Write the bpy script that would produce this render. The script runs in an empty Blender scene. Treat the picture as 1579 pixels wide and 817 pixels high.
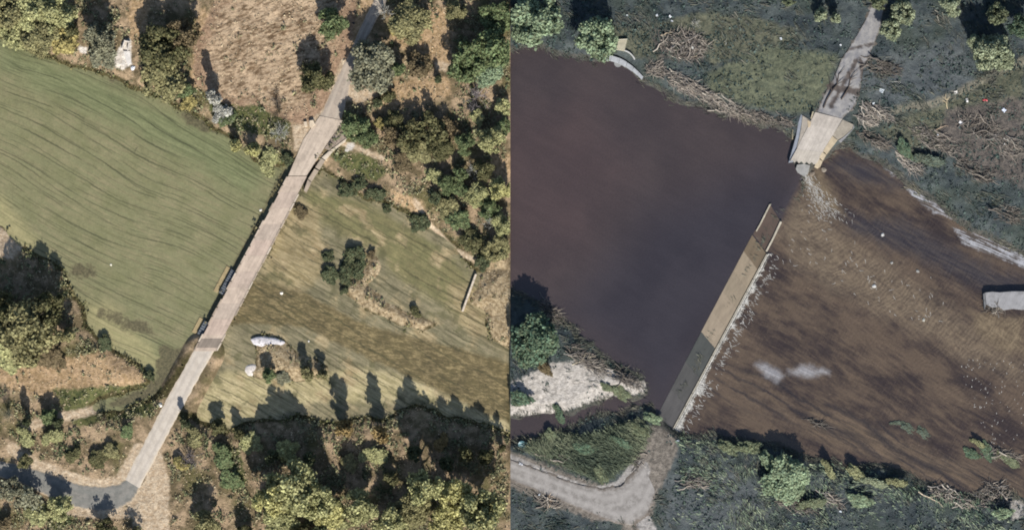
import bpy, math, random
import numpy as np
from mathutils import Vector, Matrix

random.seed(7)
RNG = np.random.default_rng(7)
C = bpy.context.scene.collection
SC = bpy.context.scene
S = 6.4                                   # photo pixels per metre on the water plane
CAM_H = 800.0
CX, CY = 789.5, 408.5
SEAM = (787 - CX) / S

# ------------------------------------------------------------------ camera, sky, sun, exposure
cam_d = bpy.data.cameras.new("camera")
cam = bpy.data.objects.new("camera", cam_d)
C.objects.link(cam)
cam.location = (0, 0, CAM_H)
cam.rotation_euler = (0, 0, 0)
cam_d.sensor_fit = 'HORIZONTAL'
cam_d.angle = 2 * math.atan((1579 / 2 / S) / CAM_H)
cam_d.clip_start = 1.0
cam_d.clip_end = 5000
SC.camera = cam
SUN_EL = math.radians(36)
SUN_AZ = Vector((0.20, -1.0)).normalized()
sv = Vector((SUN_AZ.x * math.cos(SUN_EL), SUN_AZ.y * math.cos(SUN_EL), math.sin(SUN_EL)))
world = bpy.data.worlds.new("World")
SC.world = world
world.use_nodes = True
wn = world.node_tree
sky = wn.nodes.new('ShaderNodeTexSky')
sky.sky_type = 'NISHITA'
sky.sun_disc = False
sky.sun_elevation = SUN_EL
sky.sun_rotation = math.atan2(SUN_AZ.x, SUN_AZ.y)
bgn = wn.nodes['Background']
wn.links.new(sky.outputs[0], bgn.inputs[0])
bgn.inputs[1].default_value = 0.085
sun_d = bpy.data.lights.new("sun", 'SUN')
sun_d.energy = 5.0
sun_d.angle = math.radians(0.5)
sun_d.color = (1.0, 0.945, 0.87)
sun = bpy.data.objects.new("sun", sun_d)
C.objects.link(sun)
sun.rotation_mode = 'QUATERNION'
sun.rotation_quaternion = sv.to_track_quat('Z', 'Y')
sun.location = (0, -200, 300)
SC.view_settings.view_transform = 'Standard'
SC.view_settings.look = 'None'
SC.view_settings.exposure = 1.02
SC.view_settings.gamma = 1.0
SC.cycles.filter_width = 1.9
KLIT = 1.95                               # lit horizontal surface: albedo -> display linear


# ------------------------------------------------------------------ small helpers
def lin(r, g, b):
    f = lambda v: (v / 12.92) if v <= 0.04045 else ((v + 0.055) / 1.055) ** 2.4
    return tuple(f(v / 255.0) for v in (r, g, b))


def A(r, g, b, k=1.0):
    """albedo of a flat sunlit surface that shows as this sRGB value"""
    a = lin(r, g, b)
    return tuple(min(0.85, v * k / KLIT) for v in a)


def at(px, py, z=0.0):
    s = (CAM_H - z) / CAM_H
    return Vector(((px - CX) / S * s, (CY - py) / S * s, z))


def P(pts):
    return np.array([[(p[0] - CX) / S, (CY - p[1]) / S] for p in pts], float)


def sdf(x, y, poly):
    """signed distance in metres, positive inside; poly in photo pixels"""
    q = P(poly)
    x = np.asarray(x, float); y = np.asarray(y, float)
    d2 = np.full(x.shape, 1e18)
    ins = np.zeros(x.shape, bool)
    n = len(q)
    for i in range(n):
        ax, ay = q[i]; bx, by = q[(i + 1) % n]
        ex, ey = bx - ax, by - ay
        L = ex * ex + ey * ey + 1e-12
        t = np.clip(((x - ax) * ex + (y - ay) * ey) / L, 0, 1)
        dx = x - ax - t * ex; dy = y - ay - t * ey
        d2 = np.minimum(d2, dx * dx + dy * dy)
        c = (ay > y) != (by > y)
        xi = ax + (y - ay) * ex / (ey if abs(ey) > 1e-9 else 1e-9)
        ins ^= c & (x < xi)
    d = np.sqrt(d2)
    return np.where(ins, d, -d)


def sdl(x, y, line, w):
    """w minus the distance to an open polyline (w in pixels)"""
    q = P(line)
    x = np.asarray(x, float); y = np.asarray(y, float)
    d2 = np.full(x.shape, 1e18)
    for i in range(len(q) - 1):
        ax, ay = q[i]; ex, ey = q[i + 1] - q[i]
        L = ex * ex + ey * ey + 1e-12
        t = np.clip(((x - ax) * ex + (y - ay) * ey) / L, 0, 1)
        d2 = np.minimum(d2, (x - ax - t * ex) ** 2 + (y - ay - t * ey) ** 2)
    return w / S - np.sqrt(d2)


def union(*a):
    r = a[0]
    for b in a[1:]:
        r = np.maximum(r, b)
    return r


_T = np.random.default_rng(3).random((256, 256))


def vnoise(x, y):
    xi = np.floor(x).astype(int); yi = np.floor(y).astype(int)
    fx = x - xi; fy = y - yi
    fx = fx * fx * (3 - 2 * fx); fy = fy * fy * (3 - 2 * fy)
    a = _T[xi & 255, yi & 255]; b = _T[(xi + 1) & 255, yi & 255]
    c = _T[xi & 255, (yi + 1) & 255]; d = _T[(xi + 1) & 255, (yi + 1) & 255]
    return (a * (1 - fx) + b * fx) * (1 - fy) + (c * (1 - fx) + d * fx) * fy - 0.5


def fbm(x, y, scale, oct=4):
    x = np.asarray(x, float) / scale; y = np.asarray(y, float) / scale
    r = 0; a = 1.0
    for k in range(oct):
        r = r + a * vnoise(x + 17.3 * k, y - 9.1 * k)
        x = x * 2.03; y = y * 2.03; a *= 0.5
    return r


def sst(x, a, b):
    t = np.clip((x - a) / (b - a), 0, 1)
    return t * t * (3 - 2 * t)


def mesh_np(name, v, f, mat=None, smooth=False, attrs=None, cols=None, parent=None):
    me = bpy.data.meshes.new(name)
    v = np.asarray(v, np.float32); f = np.asarray(f, np.int32)
    n, k = f.shape
    me.vertices.add(len(v)); me.vertices.foreach_set('co', v.ravel())
    me.loops.add(n * k); me.loops.foreach_set('vertex_index', f.ravel())
    me.polygons.add(n)
    me.polygons.foreach_set('loop_start', np.arange(0, n * k, k, dtype=np.int32))
    me.update(calc_edges=True)
    if smooth:
        me.polygons.foreach_set('use_smooth', np.ones(n, bool))
    for an, av in (attrs or {}).items():
        a = me.attributes.new(an, 'FLOAT', 'POINT')
        a.data.foreach_set('value', np.asarray(av, np.float32).ravel())
    if cols is not None:
        a = me.attributes.new('tint', 'FLOAT_COLOR', 'POINT')
        a.data.foreach_set('color', np.concatenate([cols, np.ones((len(cols), 1))], 1).astype(np.float32).ravel())
    if mat: me.materials.append(mat)
    return me


def obj(name, me, parent=None, color=None):
    o = bpy.data.objects.new(name, me)
    C.objects.link(o)
    if parent is not None: o.parent = parent
    if color is not None: o.color = (*color[:3], 1.0)
    return o


def empty(name, loc, rz=0):
    o = bpy.data.objects.new(name, None)
    C.objects.link(o)
    o.location = loc; o.rotation_euler = (0, 0, rz)
    o.empty_display_size = 0.5
    return o


def tag(o, label, cat, group=None):
    o['label'] = label; o['category'] = cat
    if group: o['group'] = group
    return o


def kind(o, k):
    o['kind'] = k
    return o


# ------------------------------------------------------------------ node helper
class NB:
    def __init__(self, name, rough=0.9, spec=0.2):
        self.mat = bpy.data.materials.new(name)
        self.mat.use_nodes = True
        self.t = self.mat.node_tree
        self.bsdf = self.t.nodes['Principled BSDF']
        self.bsdf.inputs['Roughness'].default_value = rough
        self.bsdf.inputs['Specular IOR Level'].default_value = spec
        self.geo = self.t.nodes.new('ShaderNodeNewGeometry')
        self.pos = self.geo.outputs['Position']

    def lk(self, a, b):
        if hasattr(a, 'is_output'):
            self.t.links.new(a, b)
        else:
            if isinstance(a, tuple) and len(a) == 3 and b.type == 'RGBA': a = (*a, 1.0)
            b.default_value = a

    def m(self, op, a, b=0.0, c=None, clamp=False):
        n = self.t.nodes.new('ShaderNodeMath'); n.operation = op; n.use_clamp = clamp
        self.lk(a, n.inputs[0]); self.lk(b, n.inputs[1])
        if c is not None: self.lk(c, n.inputs[2])
        return n.outputs[0]

    def map(self, ang=0.0, sc=(1, 1, 1), vec=None):
        """coordinates along a direction at ang degrees, scaled"""
        n = self.t.nodes.new('ShaderNodeMapping'); n.vector_type = 'TEXTURE'
        n.inputs['Rotation'].default_value = (0, 0, math.radians(ang))
        n.inputs['Scale'].default_value = sc
        self.lk(vec if vec is not None else self.pos, n.inputs['Vector'])
        return n.outputs[0]

    def noise(self, size, detail=3.0, rough=0.55, vec=None, dist=0.0, color=False):
        n = self.t.nodes.new('ShaderNodeTexNoise')
        n.inputs['Scale'].default_value = 1.0 / size
        n.inputs['Detail'].default_value = detail
        n.inputs['Roughness'].default_value = rough
        n.inputs['Distortion'].default_value = dist
        self.lk(vec if vec is not None else self.pos, n.inputs['Vector'])
        return n.outputs['Color' if color else 'Fac']

    def ss(self, x, a, b):
        n = self.t.nodes.new('ShaderNodeMapRange'); n.interpolation_type = 'SMOOTHSTEP'
        self.lk(x, n.inputs['Value'])
        n.inputs['From Min'].default_value = a; n.inputs['From Max'].default_value = b
        return n.outputs[0]

    def mr(self, x, a, b, c, d):
        n = self.t.nodes.new('ShaderNodeMapRange')
        self.lk(x, n.inputs['Value'])
        for i, v in zip(('From Min', 'From Max', 'To Min', 'To Max'), (a, b, c, d)):
            n.inputs[i].default_value = v
        return n.outputs[0]

    def mix(self, f, a, b, bt='MIX'):
        n = self.t.nodes.new('ShaderNodeMix'); n.data_type = 'RGBA'; n.blend_type = bt
        self.lk(f, n.inputs[0]); self.lk(a, n.inputs[6]); self.lk(b, n.inputs[7])
        return n.outputs[2]

    def mul(self, col, v):
        """colour times a scalar socket"""
        n = self.t.nodes.new('ShaderNodeVectorMath'); n.operation = 'SCALE'
        self.lk(col, n.inputs[0]); self.lk(v, n.inputs['Scale'])
        return n.outputs[0]

    def attr(self, name, color=False):
        n = self.t.nodes.new('ShaderNodeAttribute'); n.attribute_name = name
        return n.outputs['Color' if color else 'Fac']

    def layer(self, col, name, ca, cb, nz, amp=1.0, w=0.5, e=1.2, lo=.35, hi=.65, op=1.0):
        """lay colours ca/cb over col where the attribute (metres inside) is positive"""
        s = self.m('MULTIPLY_ADD', self.m('SUBTRACT', self.noise(e, 4, .65), 0.5), amp * 2.0, self.attr(name))
        f = self.ss(s, -w, w)
        if op < 1: f = self.m('MULTIPLY', f, op)
        c = self.mix(self.ss(nz, lo, hi), ca, cb)
        return self.mix(f, col, c)

    def lines(self, ang, sp, th, keep=.5, warp=9.0, wob=.6, seed=0.0):
        """thin wavy lines along a direction (degrees), sp metres apart, th metres thick, broken into lengths"""
        def madd(a, k, c):
            n = self.t.nodes.new('ShaderNodeVectorMath'); n.operation = 'MULTIPLY_ADD'
            self.lk(a, n.inputs[0]); n.inputs[1].default_value = (k, k, 0); self.lk(c, n.inputs[2])
            return n.outputs[0]
        v = madd(self.noise(38, 1, color=True), warp, self.pos)
        v = madd(self.noise(3.0, 4, .7, color=True), wob, v)
        v = self.map(ang, (1, 1, 1), vec=v)
        sx = self.t.nodes.new('ShaderNodeSeparateXYZ'); self.lk(v, sx.inputs[0])
        d = self.m('PINGPONG', self.m('ADD', sx.outputs[1], 500 + seed), sp * .5)
        msk = self.noise(1.0, 2, .6, vec=self.map(ang, (17 + seed, sp * .8, 1)))
        wd = self.mr(msk, keep, keep + .2, th * .45, th)
        ln = self.m('SUBTRACT', 1.0, self.m('DIVIDE', d, wd, clamp=True), clamp=True)
        return self.m('MULTIPLY', ln, self.ss(msk, keep - .04, keep + .05))

    def bump(self, h, strength, dist=0.2):
        n = self.t.nodes.new('ShaderNodeBump')
        n.inputs['Strength'].default_value = strength
        n.inputs['Distance'].default_value = dist
        self.lk(h, n.inputs['Height'])
        self.t.links.new(n.outputs[0], self.bsdf.inputs['Normal'])

    def out(self, col):
        self.lk(col, self.bsdf.inputs['Base Color'])
        return self.mat


def tint_mat(name, size, lo, hi, rough=0.9, spec=0.2, fine=0.15, bump=0.3):
    """the object's own colour times a two scale mottling"""
    b = NB(name, rough, spec)
    oi = b.t.nodes.new('ShaderNodeObjectInfo')
    v = b.mr(b.noise(size, 4, .6), .3, .7, lo, hi)
    v2 = b.mr(b.noise(fine, 3, .6), .3, .7, .82, 1.15)
    b.bump(b.noise(fine, 3), bump, 0.05)
    return b.out(b.mul(oi.outputs['Color'], b.m('MULTIPLY', v, v2)))


M = {}
M['concrete'] = tint_mat('concrete', 1.2, .78, 1.14, .85)
M['stone'] = tint_mat('stone', .6, .7, 1.2, .9)
M['wood'] = tint_mat('driftwood', .5, .65, 1.25, .85)
M['bark'] = tint_mat('bark', .4, .6, 1.3, .9)
M['plastic'] = tint_mat('plastic', .8, .85, 1.1, .45, .4, bump=.05)


def leaf_mat():
    b = NB('foliage', .75, .15)
    oi = b.t.nodes.new('ShaderNodeObjectInfo')
    r = b.geo.outputs['Random Per Island']
    v = b.mr(r, 0, 1, .55, 1.5)
    big = b.mr(b.noise(1.6, 2), .3, .7, .75, 1.25)
    c = b.mul(oi.outputs['Color'], b.m('MULTIPLY', v, big))
    r2 = b.m('FRACT', b.m('MULTIPLY', r, 37.7))
    c = b.mix(b.m('MULTIPLY', r2, .22), c, (.24, .19, .09))
    b.out(c)
    tr = b.t.nodes.new('ShaderNodeBsdfTranslucent')
    b.t.links.new(c if hasattr(c, 'is_output') else c, tr.inputs[0])
    ms = b.t.nodes.new('ShaderNodeMixShader'); ms.inputs[0].default_value = .22
    b.t.links.new(b.bsdf.outputs[0], ms.inputs[1]); b.t.links.new(tr.outputs[0], ms.inputs[2])
    b.t.links.new(ms.outputs[0], b.t.nodes['Material Output'].inputs[0])
    return b.mat


def tuft_mat():
    b = NB('plant_matter', .85, .1)
    v = b.mr(b.geo.outputs['Random Per Island'], 0, 1, .6, 1.45)
    return b.out(b.mul(b.attr('tint', True), v))


M['leaf'] = leaf_mat()
M['tuft'] = tuft_mat()

# ------------------------------------------------------------------ the lie of the land (photo pixels)
UL = [(-900, -300), (0, 60), (55, 82), (110, 104), (165, 118), (205, 140), (250, 158), (300, 178), (340, 205), (375, 235),
      (405, 256), (452, 262), (300, 545), (255, 607), (225, 618), (185, 628), (150, 628), (180, 612), (222, 602), (238, 590), (222, 570), (190, 545),
      (150, 520), (132, 500), (128, 470), (112, 445), (95, 415), (60, 395), (0, 352), (-900, 0)]
DL = [(455, 285), (492, 268), (520, 280), (560, 305), (610, 320), (660, 350), (700, 385), (735, 420), (760, 425), (1500, 700), (1500, 950),
      (790, 668), (740, 652), (690, 640), (640, 625), (590, 640), (520, 650), (460, 640), (400, 650), (350, 660), (300, 640), (272, 632), (300, 545)]
BAR1 = [(520, 445), (548, 430), (560, 405), (580, 395), (592, 410), (575, 440), (600, 465), (640, 485), (668, 500), (650, 508), (610, 498), (560, 474)]
BAR2 = [(395, 520), (420, 516), (440, 528), (455, 540), (505, 565), (500, 582), (460, 590), (400, 585), (385, 575), (395, 560)]
BAR3 = [(738, 425), (765, 400), (900, 420), (900, 560), (790, 545), (760, 520), (745, 480), (720, 470)]
LROAD = [(600, -30), (560, 50), (545, 85), (520, 160), (475, 225), (313, 544), (205, 745), (185, 762), (150, 768), (100, 758), (60, 735), (20, 722), (-60, 715)]

UR = [(700, 60), (787, 78), (830, 72), (860, 85), (900, 92), (945, 97), (975, 108), (992, 122), (1010, 138), (1050, 157), (1100, 176), (1150, 188), (1195, 194), (1222, 215),
      (1222, 250), (1240, 268), (1236, 300), (1200, 330), (1025, 655), (1012, 640), (1003, 622), (1002, 600), (985, 578), (960, 562), (930, 548), (905, 522), (870, 490), (840, 465),
      (787, 440), (700, 410)]
CREEK = [(700, 655), (787, 647), (840, 642), (880, 640), (905, 626), (940, 618), (985, 612), (1010, 606), (1012, 622), (975, 630), (945, 632), (905, 642), (885, 660), (840, 668), (787, 678), (700, 690)]
DR = [(1236, 300), (1240, 262), (1268, 256), (1290, 238), (1312, 230), (1345, 246), (1385, 270), (1425, 300), (1470, 335), (1520, 365), (1579, 392), (1900, 560),
      (1900, 860), (1579, 772), (1545, 758), (1500, 760), (1450, 752), (1400, 732), (1350, 716), (1300, 716), (1250, 702), (1200, 682), (1150, 676), (1100, 664), (1036, 664), (1025, 655), (1200, 330)]
RROAD = [(1345, 30), (1320, 90), (1302, 130), (1277, 178)]
RTRACK = [(700, 700), (787, 722), (850, 748), (920, 775), (975, 765), (1000, 730), (1018, 690)]


def warp(x, y, a=1.0):
    return fbm(x, y, 5.0, 4) * 2.2 * a


def wl(x, y):      # inside the left water
    b = union(sdf(x, y, BAR1), sdf(x, y, BAR2), sdf(x, y, BAR3))
    w = union(sdf(x, y, UL), sdf(x, y, DL), sdl(x, y, [(455, 276), (310, 556)], 26))
    return np.minimum(w, -b) + warp(x, y, .8)


def weir_side(x, y):   # metres downstream of the crossing (both halves)
    def side(a, b):
        (ax, ay), (bx, by) = P([a])[0], P([b])[0]
        ex, ey = bx - ax, by - ay
        L = math.hypot(ex, ey)
        return -((x - ax) * (-ey) + (y - ay) * ex) / L
    l = side((205, 745), (478, 222))
    r = side((1024, 660), (1200, 330))
    return np.where(np.asarray(x) < SEAM, l, r)


def wr(x, y):
    w = union(sdf(x, y, UR), sdf(x, y, CREEK), sdf(x, y, DR))
    return w + warp(x, y, .8)


def water_z(x, y):
    return -0.55 * sst(weir_side(x, y), -1.0, 3.5)


def HL(x, y):
    x = np.asarray(x, float); y = np.asarray(y, float)
    d = -wl(x, y)
    up = np.minimum(d * .32, 1.25) + .006 * np.clip(d, 0, 60) + fbm(x, y, 9, 4) * .45 * sst(d, .3, 4) + fbm(x, y, 1.3, 2) * .12 * sst(d, 0, 2)
    dn = np.maximum(d * .3, -.8)
    h = np.where(d > 0, up, dn) + water_z(x, y) * sst(d, 25, 0) - .02
    r = union(sdl(x, y, LROAD[:5], 18), sdl(x, y, [(313, 544)] + LROAD[6:], 20))
    k = sst(r, -3.2, -.2)
    return h * (1 - k) + (1.2 + .3 * sst(y, 38, 90)) * k


def HR(x, y):
    x = np.asarray(x, float); y = np.asarray(y, float)
    d = -wr(x, y)
    up = np.minimum(d * .3, 1.1) + .008 * np.clip(d, 0, 60) + fbm(x, y, 8, 4) * .55 * sst(d, .3, 5) + fbm(x, y, 1.2, 2) * .16 * sst(d, 0, 2)
    dn = np.maximum(d * .3, -.8)
    h = np.where(d > 0, up, dn) + water_z(x, y) * sst(d, 25, 0) - .02
    r = union(sdl(x, y, RROAD, 24), sdl(x, y, RTRACK, 24))
    k = sst(r, -3, -.2)
    return h * (1 - k) + (1.15 + .25 * sst(y, 0, 60)) * k


def HH(x, y):
    return float(HL(x, y) if x < SEAM else HR(x, y))


def gp(px, py, dz=0.0):
    """the point of the ground (or water) that the camera sees at this photo pixel"""
    z = 0.8
    for _ in range(3):
        p = at(px, py, z)
        z = max(HH(p.x, p.y), float(water_z(p.x, p.y)))
    return Vector((p.x, p.y, z + dz))


def gp_sunk(px, py, dz=0.0):
    p = gp(px, py)
    return Vector((p.x, p.y, HH(p.x, p.y) + dz))


def spaced(a, b, step, far, out_lo=True, out_hi=True):
    v = list(np.linspace(a, b, int(round((b - a) / step)) + 1))
    s = step; lo = []; hi = []
    x = a
    while out_lo and x > -far: s *= 1.35; x -= s; lo.append(x)
    s = step; x = b
    while out_hi and x < far: s *= 1.35; x += s; hi.append(x)
    return np.array(lo[::-1] + v + hi)


def grid(name, xs, ys, hf, mat, layers, keep=None, smooth=True):
    X, Y = np.meshgrid(xs, ys, indexing='ij')
    x = X.ravel(); y = Y.ravel()
    z = hf(x, y)
    nx, ny = len(xs), len(ys)
    i = np.arange(nx * ny).reshape(nx, ny)
    f = np.stack([i[:-1, :-1], i[1:, :-1], i[1:, 1:], i[:-1, 1:]], -1).reshape(-1, 4)
    if keep is not None:
        k = keep(x, y)
        f = f[k[f].any(1)]
        used = np.unique(f)
        re = np.full(nx * ny, -1); re[used] = np.arange(len(used))
        f = re[f]; x = x[used]; y = y[used]; z = z[used]
    at_ = {n: fn(x, y) for n, fn in layers.items()}
    me = mesh_np(name, np.stack([x, y, z], 1), f, mat, smooth, at_)
    return kind(obj(name, me), 'structure')


# ------------------------------------------------------------------ left ground
def pol(*ps):
    return lambda x, y: union(*[sdf(x, y, p) for p in ps])


L_LAY = {
    'field': pol([(330, 8), (480, -60), (560, -60), (540, 90), (505, 165), (480, 195), (420, 185), (345, 160), (300, 130), (300, 70)]),
    'fieldb': pol([(340, 10), (480, -40), (530, -40), (520, 60), (480, 150), (440, 175), (380, 160), (330, 135), (322, 70)]),
    'tan': lambda x, y: union(sdf(x, y, [(195, 0), (232, 0), (225, 70), (205, 60)]), sdf(x, y, [(600, 60), (660, 10), (690, 20), (700, 110), (660, 95), (620, 75)]),
                              sdf(x, y, [(590, 130), (690, 120), (700, 150), (620, 165), (585, 175)]), sdl(x, y, [(570, 0), (555, 45), (540, 90)], 11),
                              sdl(x, y, [(315, 20), (306, 80), (303, 130)], 8), sdf(x, y, [(0, 560), (60, 560), (170, 540), (220, 575), (215, 600), (120, 612), (40, 610), (0, 590)]),
                              sdf(x, y, [(740, 250), (787, 240), (787, 270), (750, 275)]), sdf(x, y, [(600, 290), (650, 310), (665, 340), (640, 330), (610, 315)])),
    'sand': lambda x, y: union(sdf(x, y, [(222, 700), (248, 690), (262, 740), (262, 817), (262, 900), (210, 900), (205, 800), (195, 778), (225, 740)]),
                               sdl(x, y, [(20, 690), (60, 718), (100, 732), (150, 748), (185, 742), (215, 690)], 9), sdl(x, y, [(40, 660), (75, 645), (110, 640), (145, 632)], 7),
                               sdl(x, y, [(110, 785), (150, 790), (200, 790)], 8), sdl(x, y, [(640, 310), (665, 350), (700, 385), (740, 405)], 4),
                               sdl(x, y, [(520, 145), (505, 170), (480, 192)], 5), sdl(x, y, [(530, 95), (512, 140)], 4), sdf(x, y, [(452, 195), (478, 190), (475, 215), (455, 235)]),
                               sdl(x, y, [(530, 222), (560, 232), (590, 245)], 4), sdf(x, y, [(535, 110), (560, 130), (580, 145), (560, 160), (535, 155)]),
                               sdf(x, y, [(0, 350), (40, 375), (20, 400), (-100, 380), (-100, 330)]), sdf(x, y, [(668, 95), (700, 98), (690, 112), (672, 108)])),
    'rub': pol([(172, 92), (195, 60), (202, 62), (205, 100), (190, 108), (176, 104)], [(122, 72), (137, 74), (134, 84), (124, 82)], [(535, 222), (547, 220), (545, 232), (533, 234)]),
    'green': pol([(320, 160), (400, 165), (450, 190), (440, 215), (380, 205), (335, 190)], [(390, 235), (450, 235), (445, 265), (400, 255)],
                 [(505, 235), (560, 235), (600, 262), (580, 280), (530, 260)], [(330, 680), (370, 690), (382, 745), (355, 750), (338, 720)], [(80, 600), (250, 590), (235, 640), (160, 650), (120, 660)],
                 [(100, 780), (120, 800), (90, 817), (40, 790)]),
    'bar': pol(BAR1, BAR2, BAR3),
    'shore': lambda x, y: -np.abs(wl(x, y)) + 1.2,
}


def left_ground_mat():
    b = NB('scrub_soil', .95, .1)
    n1 = b.noise(3.2, 5, .65); n2 = b.noise(.8, 4, .65); n3 = b.noise(9, 3)
    fine = b.noise(.35, 3, .7)
    c = b.mix(b.ss(n1, .38, .62), A(112, 100, 76), A(180, 157, 128))
    c = b.mix(b.ss(n3, .5, .68), c, A(108, 102, 70))
    c = b.layer(c, 'tan', A(158, 134, 100), A(196, 168, 134), n2, 1.6, .5, 2.2)
    row = b.noise(1.0, 3, .6, vec=b.map(20, (1.5, .55, 1)))
    c = b.layer(c, 'field', A(142, 118, 96), A(178, 150, 124), n2, 1.2, .6, 2.5)
    c = b.layer(c, 'fieldb', A(112, 92, 70), A(202, 178, 148), b.m('MULTIPLY_ADD', row, .6, b.m('MULTIPLY', n1, .4)), 3.0, 2.5, 6.0, .38, .6)
    c = b.layer(c, 'green', A(78, 86, 54), A(112, 112, 72), n2, 1.5, .5, 1.5)
    c = b.layer(c, 'shore', A(66, 62, 40), A(98, 90, 60), n2, .9, .5, 1.2)
    c = b.layer(c, 'bar', A(138, 120, 92), A(190, 172, 140), n2, 1.4, .6, 1.6)
    c = b.layer(c, 'sand', A(182, 160, 132), A(212, 194, 168), n2, .7, .4, 1.0)
    c = b.layer(c, 'rub', A(214, 204, 190), A(232, 226, 216), n2, .7, .3, .8)
    c = b.mul(c, b.mr(b.noise(1.1, 5, .7), .3, .7, .72, 1.25))
    c = b.mul(c, b.mr(fine, .3, .7, .78, 1.2))
    b.bump(b.m('ADD', fine, n2), .7, .25)
    return b.out(c)


FAR = 420
ys = spaced(-72, 72, .45, FAR)
xl = spaced(-128, SEAM, .45, FAR, True, False)
xr = spaced(SEAM, 128, .45, FAR, False, True)
grid('ground', xl, ys, HL, left_ground_mat(), L_LAY)

# ------------------------------------------------------------------ left water: a river matted with weed
LW = {
    'pale': pol([(-300, 250), (0, 300), (60, 375), (0, 372), (-300, 340)], [(130, 470), (170, 470), (260, 560), (230, 575), (150, 520)], [(0, 330), (50, 365), (75, 390), (60, 400), (0, 365)]),
    'bright': pol([(165, 500), (250, 540), (255, 565), (225, 570), (180, 535)], [(0, 65), (140, 115), (330, 205), (420, 262), (380, 300), (200, 200), (0, 110)]),
    'mud': pol([(105, 408), (140, 408), (150, 420), (130, 430), (108, 425)], [(155, 475), (185, 488), (220, 495), (240, 512), (215, 515), (170, 498), (150, 490)], [(245, 530), (285, 535), (262, 600), (235, 612), (190, 628), (150, 628), (220, 600), (240, 585)],
               [(280, 170), (330, 180), (345, 208), (320, 205), (290, 190)], [(160, 105), (205, 115), (205, 135), (170, 125)]),
    'edge': lambda x, y: union(np.where(weir_side(x, y) < 0, -np.abs(weir_side(x, y) + 2.5) + .35, -9)) + 0 * x,
    'down': lambda x, y: weir_side(x, y),
    'olive': pol([(380, 430), (470, 450), (560, 500), (660, 525), (740, 545), (1500, 800), (1500, 950), (790, 655), (700, 615), (620, 575), (530, 535), (470, 505), (400, 500), (350, 500)]),
    'wet': pol([(470, 290), (560, 310), (660, 370), (720, 420), (730, 480), (680, 470), (600, 420), (590, 395), (540, 370), (470, 330)]),
    'stain': pol([(440, 300), (490, 320), (500, 420), (450, 460), (400, 440), (420, 360)], [(690, 440), (740, 440), (790, 500), (790, 540), (700, 500)]),
    'palebed': pol([(600, 570), (700, 615), (800, 655), (800, 690), (700, 650), (600, 620), (480, 620), (380, 660), (300, 650), (290, 610), (350, 570), (440, 590), (520, 570)]),
}


def left_water_mat():
    b = NB('weedy_water', .55, .3)
    n1 = b.noise(6, 4, .6); fine = b.noise(.5, 4, .7)
    st = b.noise(1.0, 4, .6, vec=b.map(-27, (9, .8, 1)))
    c = b.mix(b.ss(n1, .35, .65), A(119, 119, 82), A(143, 136, 102))
    c = b.mix(b.ss(st, .35, .65), c, A(130, 129, 93))
    c = b.layer(c, 'bright', A(108, 114, 77), A(130, 134, 95), st, 3.0, 3.0, 4)
    c = b.layer(c, 'pale', A(158, 152, 108), A(174, 164, 120), st, 1.5, 2.0, 3, op=.8)
    for ang, sp, th, kp, sd, op in ((-27, 3.4, .30, .47, 0, .68), (-29, 5.1, .28, .48, 3.3, .62), (-25, 1.7, .22, .5, 7.1, .45), (-31, 2.6, .24, .51, 11, .55), (-28, 1.3, .2, .51, 17, .4)):
        c = b.mix(b.m('MULTIPLY', b.lines(ang, sp, th, kp, seed=sd), op), c, A(46, 50, 28))
    c = b.layer(c, 'mud', A(66, 62, 42), A(106, 98, 72), fine, 2.6, .6, 3.0, op=.85)
    c = b.layer(c, 'edge', A(66, 60, 38), A(104, 92, 62), fine, .8, .4, 2.0, op=.8)
    # below the crossing: shallow, stony, stained
    st2 = b.noise(1.0, 5, .65, vec=b.map(-30, (4.5, .55, 1)))
    d = b.mix(b.ss(st2, .35, .65), A(112, 107, 78), A(150, 140, 110))
    d = b.layer(d, 'wet', A(112, 110, 72), A(134, 126, 86), st2, 2, 1.5, 3)
    d = b.layer(d, 'palebed', A(156, 146, 104), A(198, 184, 142), st2, 1.5, 1.0, 3)
    d = b.layer(d, 'stain', A(132, 118, 82), A(174, 158, 120), st2, 2, 1.5, 3)
    mot = b.noise(1.0, 4, .7, vec=b.map(-12, (1.5, .5, 1)))
    pz = b.noise(7.5, 4, .62)
    d = b.mix(b.ss(pz, .52, .66), d, b.mix(b.ss(st2, .4, .6), A(150, 132, 96), A(188, 170, 132)))
    d = b.mix(b.m('MULTIPLY', b.ss(b.noise(5.0, 4, .62), .55, .68), .7), d, A(96, 94, 60))
    d = b.layer(d, 'olive', A(96, 86, 54), A(146, 130, 92), mot, 1.2, .7, 2.5, .42, .66)
    for ang, sp, th, kp, sd, op in ((-28, 2.6, .42, .5, 2, .75), (-34, 1.7, .3, .52, 5, .6)):
        d = b.mix(b.m('MULTIPLY', b.lines(ang, sp, th, kp, 6, 1.6, sd), op), d, A(62, 62, 34))
    d = b.mul(d, b.mr(b.noise(4.5, 5, .68), .32, .68, .78, 1.16))
    c = b.mix(b.ss(b.attr('down'), 0, 1), c, d)
    c = b.mul(c, b.mr(fine, .3, .7, .84, 1.14))
    c = b.mul(c, b.mr(b.noise(1.6, 4, .65), .3, .7, .9, 1.1))
    c = b.mul(c, b.mr(b.noise(.22, 2), .3, .7, .93, 1.06))
    b.bump(b.m('ADD', fine, st), .25, .08)
    return b.out(c)


wys = spaced(-72, 72, .6, 200)
wxl = spaced(-128, SEAM, .6, 200, True, False)
wxr = spaced(SEAM, 128, .6, 200, False, True)
grid('water', wxl, wys, water_z, left_water_mat(), LW, keep=lambda x, y: wl(x, y) > -2.5)

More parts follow.
